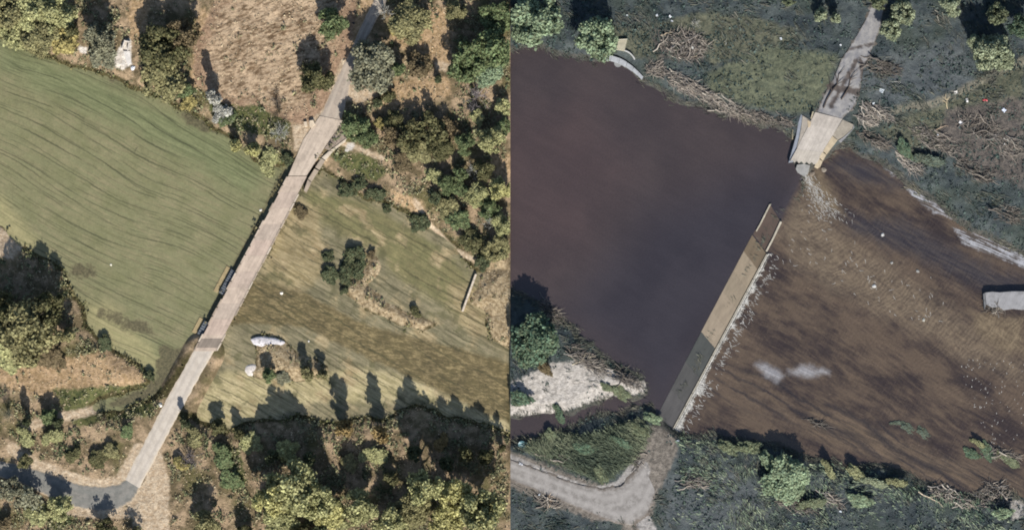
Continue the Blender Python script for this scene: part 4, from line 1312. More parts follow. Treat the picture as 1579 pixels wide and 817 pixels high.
GRT = 'trees left standing around the broken bridge'; GRB = 'bushes flattened around the broken bridge'
RIGHT = [
    ('broad', 826, 26, 41, 10, 'rg', 'large soft green tree in the upper left of the flooded land'),
    ('broad', 806, 50, 18, 7, 'rg', 'lower lobe like green tree under the large soft one at the border'),
    ('broad', 850, 38, 20, 7, 'rg', 'smaller green tree right of the large soft one'),
    ('broad', 918, 60, 34, 9, 'rg', 'round green tree beside the curved white concrete intake'),
    ('broad', 821, 524, 42, 8, 'rgd', 'dark round tree on the sandy left shore of the flood'),
    ('bush', 840, 565, 14, 2, 'brown', 'brown leafless looking bush below the dark round tree'),
    ('bush', 798, 612, 20, 2.4, 'rgd', 'dark green bush on the pale sand at the border'),
    ('bush', 862, 636, 12, 1.6, 'rgd', 'lone dark bush where the pale sand meets the creek'),
    ('bush', 955, 604, 14, 1.2, 'rol', 'low green bush on the right part of the pale sand'),
    ('bush', 935, 596, 10, 1.0, 'rol', 'small flattened bush on the pale sand'),
    ('tall', 1265, 25, 15, 6, 'rpale', 'left one of a pair of pale green saplings at the top'),
    ('tall', 1288, 27, 12, 6, 'rpale', 'right one of a pair of pale green saplings at the top'),
    ('bush', 1215, 4, 9, 3, 'rol', 'small green bush cut by the top edge above the grassy bank'),
    ('broad', 1372, 46, 17, 7, 'rpale', 'lower pale tree beside the top end of the broken road'),
    ('broad', 1390, 20, 20, 8, 'rpale', 'upper pale tree beside the top end of the broken road'),
    ('broad', 1356, 4, 14, 7, 'rol', 'olive tree overhanging the top end of the broken road'),
    ('broad', 1466, 8, 20, 6, 'rpale', 'pale tree at the top between the road and the far right trees'),
    ('broad', 1530, 82, 30, 9, 'rpale', 'largest pale tree in the upper right corner area'),
    ('broad', 1508, 66, 17, 8, 'rpale', 'left lobed tree touching the largest pale one'),
    ('broad', 1548, 92, 17, 7, 'rpale', 'right lobed tree touching the largest pale one'),
    ('broad', 1540, 22, 18, 7, 'rol', 'darker tree above the largest pale one'),
    ('broad', 1574, 40, 18, 8, 'rgd', 'dark tree at the right edge near the top'),
    ('broad', 1212, 738, 38, 5, 'rg', 'large soft green willow on the near bank of the flood'),
    ('bush', 1185, 712, 16, 3, 'rg', 'green bush at the upper left of the soft willow'),
    ('bush', 1155, 690, 15, 2.4, 'rol', 'olive bush at the water edge right of the drowned deck'),
    ('bush', 1122, 690, 14, 2, 'rol', 'battered olive bush close to the lower end of the drowned deck'),
    ('bush', 1278, 722, 12, 2.4, 'ry', 'yellowish bush at the water edge right of the willow'),
    ('bush', 1318, 728, 13, 2.4, 'ry', 'yellowish bush in the middle of the near bank'),
    ('bush', 1348, 742, 14, 2.2, 'rpale', 'pale bush on the near bank before the root mass'),
    ('bush', 1380, 742, 13, 2.6, 'ry', 'yellow pointed bush at the water edge left of the root mass'),
    ('bush', 1325, 770, 18, 1.8, 'rg', 'green bush in the middle of the flattened near bank'),
    ('bush', 1250, 775, 16, 1.8, 'rol', 'olive bush below the soft willow'),
    ('bush', 1545, 790, 15, 2.2, 'rg', 'green bush left of the pale sand in the lower right corner'),
    ('bush', 1508, 682, 9, 2.2, 'ry', 'small pale yellow bush in the flood at the right'),
    ('bush', 1522, 695, 14, 1.4, 'rgd', 'dark drowned bush right of the pale yellow one'),
    ('bush', 1498, 698, 13, 1.3, 'rgd', 'dark drowned bush left of the pale yellow one'),
    ('bush', 1552, 706, 16, 1.3, 'rol', 'grey green drowned bush at the right edge of the flood'),
    ('bush', 1400, 660, 11, 1, 'rblue', 'low drowned bush, left end of the strip in the flood'),
    ('bush', 1424, 668, 11, 1, 'rblue', 'low drowned bush in the middle of the strip in the flood'),
    ('bush', 1380, 652, 8, .9, 'rblue', 'tiny drowned bush at the head of the strip in the flood'),
    ('bare', 1072, 36, 11, 2.4, 'pale', 'whitish leafless bush above the heap of driftwood'),
    ('bush', 985, 662, 14, 1.8, 'rol', 'green bush at the top corner of the battered scrub by the track'),
    ('bush', 1005, 645, 12, 1.8, 'rg', 'green bush beside the lower end of the drowned deck'),
    ('bush', 925, 730, 13, 1.6, 'rol', 'green bush at the lower tip of the battered scrub by the track'),
    ('bush', 850, 675, 13, 1.5, 'rol', 'olive bush at the upper left of the battered scrub'),
    ('bush', 900, 690, 16, 1.5, 'rgd', 'dark bush in the middle of the battered scrub'),
    ('bush', 955, 680, 14, 1.5, 'rgd', 'dark bush on the right side of the battered scrub'),
    ('bush', 1395, 228, 16, 1.6, 'rgd', 'dark bush on the bank right of the broken bridge'),
    ('bush', 1430, 245, 18, 1.6, 'rblue', 'drowned dark bush at the shore right of the broken bridge'),
]
for (kd, px, py, r, h, col, lab) in RIGHT:
    plant(kd, px, py, r, h, col, lab, GRT if kd in ('broad', 'tall', 'loose') else GRB)


# ------------------------------------------------------------------ undergrowth: leaves and blades, too many to count
def scatter(n, box, dens, rng):
    x0, y0, x1, y1 = box
    X0, Y0 = (x0 - CX) / S, (CY - y1) / S
    X1, Y1 = (x1 - CX) / S, (CY - y0) / S
    x = rng.uniform(X0, X1, n); y = rng.uniform(Y0, Y1, n)
    d = dens(x, y)
    k = rng.random(n) < d
    return x[k], y[k]


def leafy(x, y, hf, size, h, per, cols, rng, flow=None, asp=1.0):
    """per leaves for each plant; cols: list of colours blended by a slow noise"""
    n = len(x)
    X = np.repeat(x, per); Y = np.repeat(y, per)
    sc = np.repeat(rng.uniform(.5, 1.3, n), per)
    X = X + rng.normal(size=n * per) * size * 1.5 * sc; Y = Y + rng.normal(size=n * per) * size * 1.5 * sc
    Z = hf(X, Y) + rng.random(n * per) * h * sc
    cen = np.stack([X, Y, Z], 1)
    nr = rng.normal(size=(n * per, 3)); nr[:, 2] = np.abs(nr[:, 2]) + .3
    nr /= np.linalg.norm(nr, axis=1)[:, None]
    s = size * rng.uniform(.5, 1.2, n * per) * sc
    if flow is None:
        v, f = quads(cen, nr, s, rng.uniform(.6, 1.4, n * per), rng)
    else:
        a = math.radians(flow) + rng.normal(size=n * per) * .28 + fbm(X, Y, 9, 2) * 1.6
        L = s * asp
        u = np.stack([np.cos(a) * L, np.sin(a) * L, rng.normal(size=n * per) * L * .12], 1)
        w = np.stack([-np.sin(a) * s * .22, np.cos(a) * s * .22, rng.normal(size=n * per) * s * .15], 1)
        v = np.stack([cen - u - w, cen + u - w * .3, cen + u + w * .3, cen - u + w], 1).reshape(-1, 3)
        f = np.arange(4 * len(cen)).reshape(-1, 4)
    q_ = v[:, 0].reshape(-1, 4)
    ok = (q_ < SEAM - .02).all(1) if x.mean() < SEAM else (q_ > SEAM + .02).all(1)
    cols = np.array(cols)
    t = np.clip((fbm(X, Y, 6, 3) + .75) / 1.5 + rng.normal(size=n * per) * .16, 0, .999) * (len(cols) - 1)
    i = t.astype(int); fr = (t - i)[:, None]
    col = cols[i] * (1 - fr) + cols[np.minimum(i + 1, len(cols) - 1)] * fr
    v = v.reshape(-1, 4, 3)[ok].reshape(-1, 3)
    return v, np.arange(len(v)).reshape(-1, 4), np.repeat(col[ok], 4, 0)


def stuff(name, chunks):
    V = []; F = []; K = []; o = 0
    for v, f, c in chunks:
        V.append(v); F.append(f + o); K.append(c); o += len(v)
    me = mesh_np(name, np.concatenate(V), np.concatenate(F), M['tuft'], False, None, np.concatenate(K))
    return kind(obj(name, me), 'stuff')


FRL = (-40, -30, 786, 850); FRR = (788, -30, 1620, 850)


def no_road_l(x, y):
    r = union(sdl(x, y, LROAD, 19), sdl(x, y, [(205, 745), (180, 768), (150, 768), (100, 758), (40, 732), (-20, 720)], 23), L_LAY['sand'](x, y), L_LAY['rub'](x, y))
    return sst(-r, .0, 1.0)


def d_left(x, y):
    land = sst(-wl(x, y), .2, 1.0)
    op = union(L_LAY['field'](x, y), L_LAY['tan'](x, y))
    d = sst(-op, -1, 1.5) * .75 + .25 * .3
    cl = .05 + .95 * sst(fbm(x, y, 3.2, 3), -.08, .22)
    bars = sst(L_LAY['bar'](x, y), -2.5, -.5)
    return land * no_road_l(x, y) * d * cl * (1 - .8 * bars)


def d_left_dry(x, y):
    return sst(-wl(x, y), .2, 1.0) * no_road_l(x, y) * (.35 + .5 * sst(fbm(x, y, 3, 3), -.2, .3))


LC = [(.035, .048, .026), (.085, .105, .05), (.16, .16, .09), (.12, .105, .07), (.25, .24, .13), (.06, .075, .038), (.03, .042, .022)]
DRYC = [(.20, .16, .10), (.30, .24, .16), (.24, .19, .12), (.36, .30, .20)]
x, y = scatter(36000, FRL, d_left, RNG)
c1 = leafy(x, y, HL, .19, .55, 11, LC, RNG)
x, y = scatter(26000, FRL, d_left_dry, RNG)
c2 = leafy(x, y, HL, .15, .25, 3, DRYC, RNG)
# fringes of weed along the water's edge and both flanks of the bridge
x, y = scatter(60000, FRL, lambda x, y: sst(-np.abs(wl(x, y) + .3) + 1.0, 0, 1) * .7 * no_road_l(x, y) * (1 - .85 * sst(L_LAY['bar'](x, y), -2.5, -.5)), RNG)
c3 = leafy(x, y, HL, .22, .5, 4, [(.05, .055, .025), (.09, .09, .04), (.14, .12, .06)], RNG)
stuff('undergrowth', [c1, c2, c3])
x, y = scatter(40000, FRL, lambda x, y: sst(-np.abs(-sdl(x, y, [(458, 272), (300, 570)], 0) - 2.75) + .55, 0, .5) * (.1 + .9 * sst(fbm(x, y, 3, 3), -.02, .25)) * (y < 21) * (y > -30), RNG)
stuff('water_weed', [leafy(x, y, lambda a, b: water_z(a, b), .2, 1.5, 4, [(.04, .04, .02), (.07, .06, .03), (.10, .09, .05)], RNG)])


def no_road_r(x, y):
    r = union(sdl(x, y, RROAD, 18), R_LAY['track'](x, y), sdf(x, y, [(1232, 176), (1260, 172), (1318, 190), (1292, 220), (1262, 262), (1214, 252)]), sdf(x, y, [(945, 60), (970, 60), (995, 122), (925, 96)]))
    return sst(-r, .0, 1.0)


def d_right(x, y):
    land = sst(-wr(x, y), .1, 1.0)
    op = union(R_LAY['sand'](x, y), R_LAY['mud'](x, y))
    d = (.12 + .88 * sst(-op, -.6, .8)) * (1 - .5 * sst(R_LAY['grass'](x, y), -3, 3))
    return land * no_road_r(x, y) * d * (.2 + .8 * sst(fbm(x, y, 4, 3), -.3, .25))


RC = [(.013, .023, .025), (.026, .043, .042), (.050, .068, .056), (.034, .046, .046), (.080, .094, .072)]  # leaf colours tinted teal to stand in for the haze
x, y = scatter(30000, FRR, d_right, RNG)
k1 = leafy(x, y, HR, .22, .16, 4, RC, RNG)
x, y = scatter(15000, FRR, d_right, RNG)
x, y = [q[fbm(x, y, 5, 3) > -.05] for q in (x, y)]
k2 = leafy(x, y, HR, .30, .22, 6, [(.016, .025, .024), (.034, .045, .036), (.085, .085, .068), (.036, .043, .038), (.13, .12, .10)], RNG, flow=-30, asp=2.6)
x, y = scatter(60000, FRR, lambda x, y: sst(-np.abs(wr(x, y) + .5) + 1.3, 0, 1) * .6 * no_road_r(x, y), RNG)
k3 = leafy(x, y, HR, .24, .6, 4, [(.03, .035, .03), (.06, .065, .05), (.13, .12, .09)], RNG, flow=-35, asp=2.0)
nb = [(1040, 668), (1140, 678), (1250, 708), (1350, 722), (1450, 758), (1545, 765), (1560, 830), (1040, 830)]
x, y = scatter(26000, FRR, lambda x, y: sst(sdf(x, y, nb), -1, 2) * (.25 + .75 * sst(fbm(x, y, 5, 3), -.2, .3)), RNG)
k4 = leafy(x, y, HR, .26, 1.0, 5, [(.035, .058, .042), (.10, .145, .095), (.20, .225, .15), (.06, .085, .06), (.15, .18, .12)], RNG, flow=-38, asp=1.5)
sc = [(805, 690), (850, 668), (900, 675), (985, 648), (1002, 662), (985, 700), (940, 735), (915, 735)]
x, y = scatter(26000, (790, 640, 1030, 760), lambda x, y: sst(sdf(x, y, sc), -.8, 1) * .8, RNG)
k5 = leafy(x, y, HR, .26, .9, 4, [(.03, .04, .03), (.07, .085, .055), (.13, .14, .09)], RNG, flow=-40, asp=1.8)
stuff('undergrowth', [k1, k2, k3, k4, k5])


# ------------------------------------------------------------------ foam
def foam():  # white ribbons for foam and for the glints on wavelets
    rng = np.random.default_rng(5)
    V = []; F = []
    def rib(p, ang, L, w, z):
        n = 4; base = len(V)
        a = ang
        q = np.array(p, float)
        for i in range(n + 1):
            t = i / n
            ww = w * (1 - t) ** .7 * (.7 + .6 * rng.random()) + .015
            nx, ny = -math.sin(a), math.cos(a)
            zz = z - .5 * t * (z > -.2)
            V.append((q[0] + nx * ww, q[1] + ny * ww, zz)); V.append((q[0] - nx * ww, q[1] - ny * ww, zz))
            a += rng.normal() * .25
            q = q + np.array([math.cos(a), math.sin(a)]) * L / n
        for i in range(n):
            F.append((base + 2 * i, base + 2 * i + 1, base + 2 * i + 3, base + 2 * i + 2))
    for i in range(1500):                                  # over the sill
        t = rng.random() ** .9
        px, py = ipol((1184, 391), (1038, 664), t)
        x, y = (px + 1.5 + rng.random() * 3 - CX) / S, (CY - py - rng.random() * 2) / S
        k = float(sst(fbm(np.array([t * 60.]), np.array([3.3]), 1.6, 3), -.45, .6)[0]); rib((x, y), math.radians(-28 + rng.normal() * 13), (.2 + 1.9 * k * k) * rng.uniform(.3, 1.2), rng.uniform(.012, .045), .06 + .05 * rng.random() - .2)
    q0 = np.array(P([(1184, 391)])[0]); q1 = np.array(P([(1038, 664)])[0])
    base = len(V); NN = 260                               # the white line of the spill itself
    for i in range(NN + 1):
        p = q0 + (q1 - q0) * i / NN; w = .12 + .3 * abs(float(fbm(np.array([p[0]]), np.array([p[1]]), 1.2, 3)[0])) + .1 * rng.random()
        V.append((p[0] + .12, p[1], .05)); V.append((p[0] + .12 + w, p[1] - w * .5, -.30))
    for i in range(NN): F.append((base + 2 * i, base + 2 * i + 1, base + 2 * i + 3, base + 2 * i + 2))
    for i in range(170):                                  # tails in the pool below
        t = rng.random()
        px, py = ipol((1190, 396), (1046, 664), t)
        x, y = (px + 5 + abs(rng.normal()) * 7 - CX) / S, (CY - py - rng.normal() * 3) / S
        rib((x, y), math.radians(-30 + rng.normal() * 22), rng.uniform(.3, 1.2), rng.uniform(.015, .05), -.52 + .02 * rng.random())
    for i in range(340):                                  # breach
        t = rng.random(); px, py = ipol((1240, 268), (1275, 335), t); px += rng.normal() * (3 + 12 * t) + 8 * t; py += rng.normal() * 5
        x, y = (px - CX) / S, (CY - py) / S
        rib((x, y), math.radians(-52 + rng.normal() * 18), rng.uniform(.3, 1.3), rng.uniform(.01, .04), float(water_z(x, y)) + .03)
    for i in range(70):                                  # rapid crests
        t = rng.random()
        px, py = ipol((1215, 360), (1440, 480), t); px += rng.normal() * 10; py += rng.normal() * 22
        x, y = (px - CX) / S, (CY - py) / S
        rib((x, y), math.radians(-50 + rng.normal() * 30), rng.uniform(.3, 1.3), rng.uniform(.015, .045), -.53)
    for i in range(120):                                  # glints on wavelets, laid as white ribbons, lower right
        px, py = rng.uniform(1480, 1590), rng.uniform(555, 690)
        if (px - 1480) < (py - 555) * .35 - 5: continue
        x, y = (px - CX) / S, (CY - py) / S
        rib((x, y), math.radians(72 + rng.normal() * 20), rng.uniform(.2, .5), rng.uniform(.02, .07), -.53)
    b = NB('foam_white', .6, .3)
    v = b.mr(b.noise(.4, 3), .3, .7, .7, 1.1)
    m = b.out(b.mul(A(206, 205, 200), v))
    kind(obj('foam', mesh_np('foam', V, F, m)), 'stuff')


foam()


# ------------------------------------------------------------------ driftwood
WOODC = [(.16, .14, .12), (.23, .20, .17), (.10, .09, .08), (.29, .26, .22), (.14, .13, .12)]


def pile(px, py, rx, ry, ang, nb_, ntw, label, tone=1.0, h=.7, flow=None, name='driftwood_pile', cat='driftwood'):
    g = gp(px, py)
    root = empty(name, g); tag(root, label, cat, 'heaps of wood left by the flood')
    r = random.Random(int(px * 7 + py)); rng = np.random.default_rng(int(px + py * 3))
    ca, sa = math.cos(ang), math.sin(ang)
    def spot():
        a = r.random() * 6.28; q = math.sqrt(r.random())
        x, y = rx / S * q * math.cos(a), ry / S * q * math.sin(a)
        X, Y = x * ca - y * sa, x * sa + y * ca
        return X, Y, max(HH(g.x + X, g.y + Y), float(water_z(g.x + X, g.y + Y))) - g.z, 1 - q
    parts = []
    for k in range(ntw):
        X, Y, Z, q = spot()
        a = (flow if flow is not None else r.random() * 6.28) + r.gauss(0, .5)
        L = r.uniform(.6, 2.4); z = Z + r.random() * h * (.3 + q)
        e = (math.cos(a) * L, math.sin(a) * L, r.uniform(-.25, .35))
        parts.append(tube([(X, Y, z), (X + e[0] * .5 + r.uniform(-.1, .1), Y + e[1] * .5 + r.uniform(-.1, .1), z + e[2] * .5), (X + e[0], Y + e[1], z + e[2])], [r.uniform(.05, .11), .06, .02], 3))
    V, F = join(parts)
    cc = np.repeat(np.array([WOODC[r.randrange(5)] for _ in range(ntw)]) * 1.0 * tone, 9, 0)
    kind(obj('twigs', mesh_np('twigs', V, F, M['tuft'], False, None, cc), root), 'stuff')
    for k in range(nb_):
        X, Y, Z, q = spot()
        o = obj('branch', r.choice(BRN), root, tuple(c * tone for c in WOODC[r.randrange(5)]))
        L = r.uniform(2.5, 6.0)
        o.scale = (L, L * 1.7, L * 1.7); o.location = (X, Y, Z + h * (.2 + q * .8) * r.random() + .08)
        o.rotation_euler = (r.gauss(0, .2), r.gauss(0, .1), (flow if flow is not None else r.random() * 6.28) + r.gauss(0, .35))
    return root


D = math.radians
pile(1056, 70, 40, 22, D(-8), 16, 330, 'biggest heap of brown driftwood and rubbish on the upper bank', 1.0, 1.0)
pile(1012, 108, 16, 10, D(-30), 8, 110, 'driftwood heap at the right end of the curved intake wall', .9, .7)
pile(1050, 128, 30, 13, D(-32), 12, 220, 'driftwood tangle on the shore below the biggest heap', .95, .8, D(-30))
pile(1092, 150, 24, 11, D(-28), 10, 170, 'driftwood tangle on the shore below the grassy bank', .9, .8, D(-35))
pile(1130, 170, 24, 10, D(-20), 10, 170, 'driftwood tangle in the middle of the far shore', .85, .7, D(-40))
pile(1172, 182, 22, 9, D(-12), 7, 130, 'weedy driftwood tangle left of the broken bridge', .65, .6, D(-30))
pile(1206, 188, 14, 8, D(-20), 5, 70, 'small weedy tangle close to the left wing wall', .6, .5, D(-30))
pile(1352, 172, 26, 10, D(-25), 9, 160, 'orange brown driftwood tangle right of the broken road', 1.15, .7, D(-40))
pile(1335, 185, 16, 7, D(-25), 6, 80, 'straw coloured driftwood clump right of the apron', 1.3, .5, D(-35))
pile(1360, 105, 30, 12, D(-15), 12, 90, 'scattered dark branches right of the broken road', .55, .4, D(-18))
pile(1345, 215, 30, 9, D(-28), 8, 120, 'dark branches on the bank below the apron', .55, .5, D(-30))
pile(1400, 250, 26, 10, D(-40), 9, 110, 'pale fallen tree lying with its roots towards the shore', 1.1, .7, D(-40), 'fallen_tree', 'fallen tree')
pile(1440, 215, 40, 14, D(-25), 12, 170, 'tangle of grey branches on the bank above the fallen tree', .75, .5, D(-30))
pile(1510, 195, 34, 16, D(-20), 12, 200, 'wide scatter of rubbish and twigs below the red scrap', .75, .5)
pile(1550, 225, 26, 16, D(-20), 9, 150, 'driftwood scatter at the right edge of the flooded bank', .85, .5, D(-40))
pile(1500, 262, 36, 12, D(-25), 9, 130, 'dark branches drowned along the right shore', .5, .5, D(-20))
pile(1555, 330, 22, 16, D(-30), 7, 90, 'dark drowned branches at the right edge above the silver streak', .5, .5, D(-15))
pile(1534, 470, 12, 12, D(-60), 12, 150, 'tangle of branches caught on the left end of the stranded slab', .6, 1.4)
pile(1465, 765, 40, 10, D(-22), 13, 190, 'long pale root mass lying along the near bank', 1.15, .9, D(-28), 'root_mass', 'driftwood')
pile(1530, 762, 26, 18, D(10), 11, 200, 'round brown root ball on the near bank before the sandy corner', 1.0, 1.2)
pile(1280, 770, 22, 8, D(-25), 7, 90, 'pale broken branches below the soft willow', 1.1, .6, D(-30))
pile(1225, 780, 34, 8, D(-10), 7, 110, 'flattened twigs at the foot of the soft willow', .7, .5, D(-15))
pile(1070, 745, 22, 9, D(0), 6, 90, 'rusty twigs on the muddy near bank', .9, .5, D(5))
pile(905, 555, 42, 12, D(-33), 11, 240, 'driftwood line on the shore right of the dark round tree', .8, .7, D(-30))
pile(965, 582, 24, 10, D(-33), 7, 150, 'weedy driftwood at the right tip of the sandy shore', .6, .7, D(-30))
pile(848, 480, 24, 10, D(-42), 7, 140, 'weedy driftwood along the shore above the dark round tree', .65, .6, D(-40))
pile(975, 700, 12, 22, D(20), 7, 130, 'muddy driftwood between the battered scrub and the track', .75, .5)
pile(865, 705, 34, 12, D(-20), 9, 170, 'flattened twigs over the battered scrub by the track', .6, .7, D(-35))
pile(845, 775, 16, 9, D(-20), 6, 80, 'brown twigs below the curved dirt track', .9, .6)
pile(1262, 690 - 40 + 3, 20, 4, D(-20), 4, 40, 'dark twigs trapped in the shallow flood below the pale slicks', .4, .3, D(-25))
pile(1545, 700, 26, 7, D(-15), 7, 110, 'grey twigs caught in the drowned bushes at the right', .8, .5, D(-15))

# single pale logs, each told apart
for k, (px, py, L, ang, tint, lab) in enumerate([
        (1459, 157, 3.6, 100, (.50, .40, .25), 'orange pale upright lying log at the end of the faint path'),
        (1427, 210, 2.6, -28, (.38, .35, .30), 'short pale log on the grassy right bank'),
        (1452, 198, 3.6, 20, (.33, .25, .18), 'thin brownish branch left of the white scrap'),
        (1553, 217, 2.0, -35, (.60, .58, .52), 'short whitish board at the right edge of the bank'),
        (1523, 226, 1.6, 40, (.40, .36, .30), 'short grey stick in the middle of the rubbish scatter'),
        (832, 680, 5.2, -22, (.42, .36, .26), 'long pale log lying on the battered scrub'),
        (900, 555, 6.0, 22, (.40, .35, .25), 'long pale log lying across the shore driftwood'),
        (848, 770, 3.6, 80, (.45, .34, .24), 'pale log below the curved dirt track'),
        (1120, 65, 1.4, 86, (.6, .6, .56), 'tiny white stick on the grass right of the biggest heap'),
        (1384, 127, 1.8, -10, (.42, .40, .36), 'short white stick right of the broken road'),
        (1030, 52, 3.6, 22, (.42, .34, .24), 'pale log on the upper left of the biggest heap'),
        (1075, 88, 2.8, -8, (.44, .37, .28), 'pale log at the lower right of the biggest heap'),
        (1285, 135, 11, 64, (.055, .045, .04), 'long dark branch lying along the muddy broken road'),
        (1310, 130, 8.5, 58, (.07, .055, .045), 'second dark branch lying along the muddy broken road'),
        (1435, 770, 7, -28, (.46, .38, .28), 'long bare pale trunk beside the root mass'),
        (210, 232, 1.4, 60, (.05, .045, .03), 'small dark twig floating in the green river')]):
    g = gp(px, py)
    o = obj('log', BRN[k % 6], None, tint)
    o.scale = (L, L * (1.6 if L < 4 else 1.1), L * (1.6 if L < 4 else 1.1)); o.location = (g.x, g.y, g.z + .16); o.rotation_euler = (0, 0, D(ang))
    tag(o, lab, 'log', 'loose logs and sticks')

# ------------------------------------------------------------------ rocks and rubbish
def rock_mesh(seed):
    r = random.Random(seed); v = []; f = []
    n = 8
    for k, (s_, z) in enumerate(((.8, -.3), (1, .1), (.75, .5), (.25, .7))):
        for i in range(n):
            a = 6.283 * i / n + k * .2; q = s_ * r.uniform(.75, 1.15)
            v.append((q * math.cos(a), q * math.sin(a), z + r.uniform(-.08, .08)))
    for k in range(3):
        for i in range(n): f.append((k * n + i, k * n + (i + 1) % n, (k + 1) * n + (i + 1) % n, (k + 1) * n + i))
    me = bpy.data.meshes.new('stone'); me.from_pydata(v, [], f + [tuple(range(3 * n, 4 * n))]); me.materials.append(M['stone']); me.update()
    return me


RK = [rock_mesh(s) for s in range(4)]
for k, (px, py, r, tint, lab) in enumerate([
        (434, 452, 2.6, (.55, .52, .46), 'white stone alone in the shallows right of the bridge'),
        (248, 150, 3, (.5, .48, .45), 'white stone at the waters edge of the far bank'),
        (545, 36, 2.4, (.03, .03, .03), 'small black stone on the dirt track'),
        (402, 324, 2.2, (.5, .48, .44), 'pale stone in the weed left of the bridge'),
        (171, 408, 2.0, (.42, .40, .33), 'tiny pale stone in the middle of the green river'),
        (408, 518, 1.6, (.5, .48, .45), 'tiny pale stone above the long pale rock'),
        (476, 526, 1.6, (.5, .48, .45), 'tiny pale stone right of the long pale rock'),
        (247, 624, 4, (.5, .47, .42), 'pale boulder where the creek meets the road'),
        (205, 105, 4, (.45, .47, .5), 'bluish pale boulder right of the round basin'),
        (1270, 262, 5, (.16, .14, .115), 'brown boulder just below the broken beams'),
        (1252, 268, 5, (.12, .10, .08), 'wet brown boulder under the broken bridge end'),
        (1361, 362, 3, (.35, .35, .34), 'pale boulder in the middle of the rapids'),
        (1348, 441, 3.4, (.33, .33, .32), 'pale boulder at the tail of the rapids'),
        (1424, 493, 3, (.22, .22, .2), 'grey boulder in the rapids nearest the stranded slab'),
        (1415, 418, 3, (.18, .18, .17), 'dark boulder in the rapids above the tail'),
        (1375, 405, 2.4, (.2, .2, .19), 'dark boulder in the rapids left of the other dark one')]):
    g = gp(px, py)
    o = obj('stone', RK[k % 4], None, tint); o.location = (g.x, g.y, g.z); o.scale = (r / S, r / S * .85, r / S * .7); o.rotation_euler = (0, 0, k * 1.3)
    tag(o, lab, 'stone', 'loose stones')


def scrap(px, py, w, d, ang, tint, lab, cat, h=.35, name='plastic_scrap', seed=0):
    """crumpled sheet: a bent thick patch"""
    r = random.Random(seed + int(px)); n = 5; m = 4
    v = []; f = []
    for k in (0, 1):
        for i in range(n):
            for j in range(m):
                rr = random.Random(seed * 100 + i * 10 + j)
                v.append(((i / (n - 1) - .5) * w + rr.uniform(-.08, .08) * w, (j / (m - 1) - .5) * d + rr.uniform(-.1, .1) * d, rr.random() * h + (.05 if k else 0) + .05))
    N = n * m
    for i in range(n - 1):
        for j in range(m - 1):
            a, b, c, e = i * m + j, (i + 1) * m + j, (i + 1) * m + j + 1, i * m + j + 1
            f += [(N + a, N + b, N + c, N + e), (e, c, b, a)]
    brd = [(i, 0) for i in range(n)] + [(n - 1, j) for j in range(1, m)] + [(i, m - 1) for i in range(n - 2, -1, -1)] + [(0, j) for j in range(m - 2, 0, -1)]
    for q in range(len(brd)):
        a = brd[q][0] * m + brd[q][1]; b = brd[(q + 1) % len(brd)][0] * m + brd[(q + 1) % len(brd)][1]
        f.append((a, b, N + b, N + a))
    me = bpy.data.meshes.new(name); me.from_pydata(v, [], f); me.materials.append(M['plastic']); me.update()
    for vv in me.vertices: vv.co *= (.72 if name == 'plastic_scrap' and w < 1.9 else 1)
    o = obj(name, me, None, tuple(t * .85 for t in tint)); g = gp(px, py); o.location = (g.x, g.y, g.z + .05); o.rotation_euler = (0, 0, D(ang))
    return tag(o, lab, cat, 'rubbish washed up by the flood')


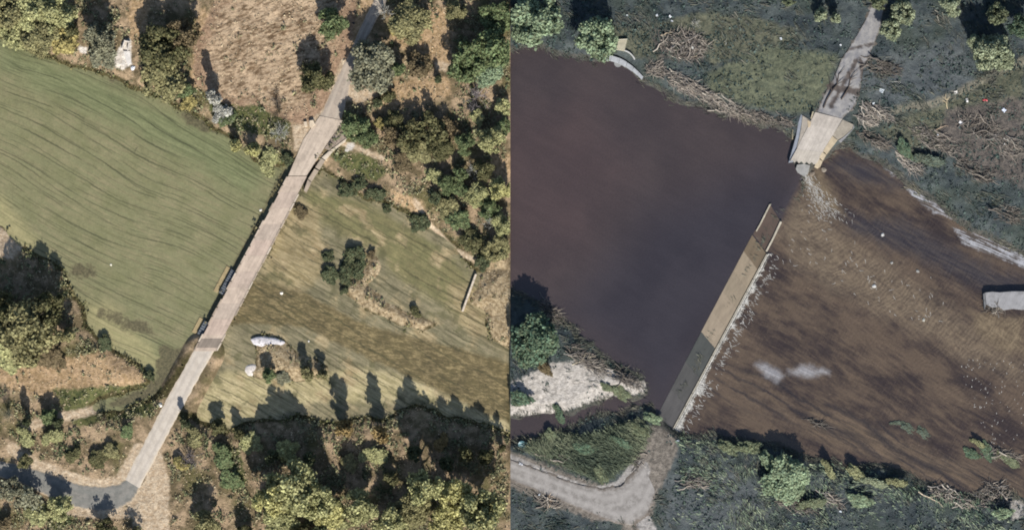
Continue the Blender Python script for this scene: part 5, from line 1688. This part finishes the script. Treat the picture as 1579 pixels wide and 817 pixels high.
for k, a in enumerate([
        (1519, 155, 1.7, .5, -4, (.34, .04, .05), 'bright red scrap lying on the dark bank at the right', 'red scrap'),
        (1548, 170, 1.2, 1.0, -40, (.55, .60, .70), 'whitish blue drum like scrap right of the red one', 'plastic scrap'),
        (1481, 189, .8, 1.0, 50, (.6, .6, .6), 'white crumpled scrap above the rubbish scatter', 'plastic scrap'),
        (1474, 143, 1.2, 1.0, 20, (.50, .48, .44), 'pale crumpled sack at the end of the faint path', 'sack'),
        (1491, 155, .7, 1.3, 10, (.42, .42, .42), 'grey crumpled scrap between the pale sack and the red scrap', 'plastic scrap'),
        (1359, 140, 1.5, 1.2, -20, (.38, .42, .44), 'grey white torn sheet right of the broken road', 'torn sheet'),
        (1347, 160, .7, .7, 0, (.5, .54, .56), 'small white scrap below the grey white torn sheet', 'plastic scrap'),
        (1204, 60, .6, .8, 20, (.6, .62, .64), 'small white scrap on the grassy bank left of the road', 'plastic scrap'),
        (1296, 70, .5, .6, 20, (.6, .62, .64), 'tiny white scrap beside the top of the broken road', 'plastic scrap'),
        (1446, 208, .5, .5, 0, (.6, .62, .64), 'tiny white scrap right of the short pale log', 'plastic scrap'),
        (1534, 209, .7, .5, 0, (.42, .46, .5), 'small bluish scrap in the rubbish scatter', 'plastic scrap'),
        (1549, 223, .6, .6, 30, (.58, .6, .62), 'small white scrap near the whitish board', 'plastic scrap'),
        (808, 686, 2.6, 1.6, -25, (.07, .15, .17), 'crumpled teal tarpaulin beside the curved dirt track', 'tarpaulin'),
        (803, 715, 1.4, .7, -20, (.35, .36, .38), 'grey board lying on the curved dirt track at the border', 'board'),
        (1045, 679, 1.0, .4, 8, (.55, .60, .62), 'small white board beside the lower end of the drowned deck', 'board'),
        (1013, 24, .8, .7, 10, (.5, .52, .54), 'leftmost white scrap on the grass above the biggest heap', 'plastic scrap'),
        (1033, 26, .7, .8, 40, (.5, .52, .54), 'middle white scrap on the grass above the biggest heap', 'plastic scrap'),
        (1036, 33, .5, .8, 70, (.5, .52, .54), 'lower white scrap on the grass above the biggest heap', 'plastic scrap'),
        (1068, 74, .8, .8, 70, (.5, .52, .5), 'white scrap buried in the biggest heap of driftwood', 'plastic scrap'),
        (967, 24, .5, .6, 70, (.42, .46, .46), 'tiny pale scrap above the round tree by the intake', 'plastic scrap'),
        (1296, 788, .9, .5, -10, (.5, .54, .58), 'pale scrap on the flattened bank below the willow', 'plastic scrap'),
        (832, 762, .9, .6, 50, (.48, .54, .6), 'bluish white scrap left of the twigs below the dirt track', 'plastic scrap')]):
    scrap(*a, seed=k)
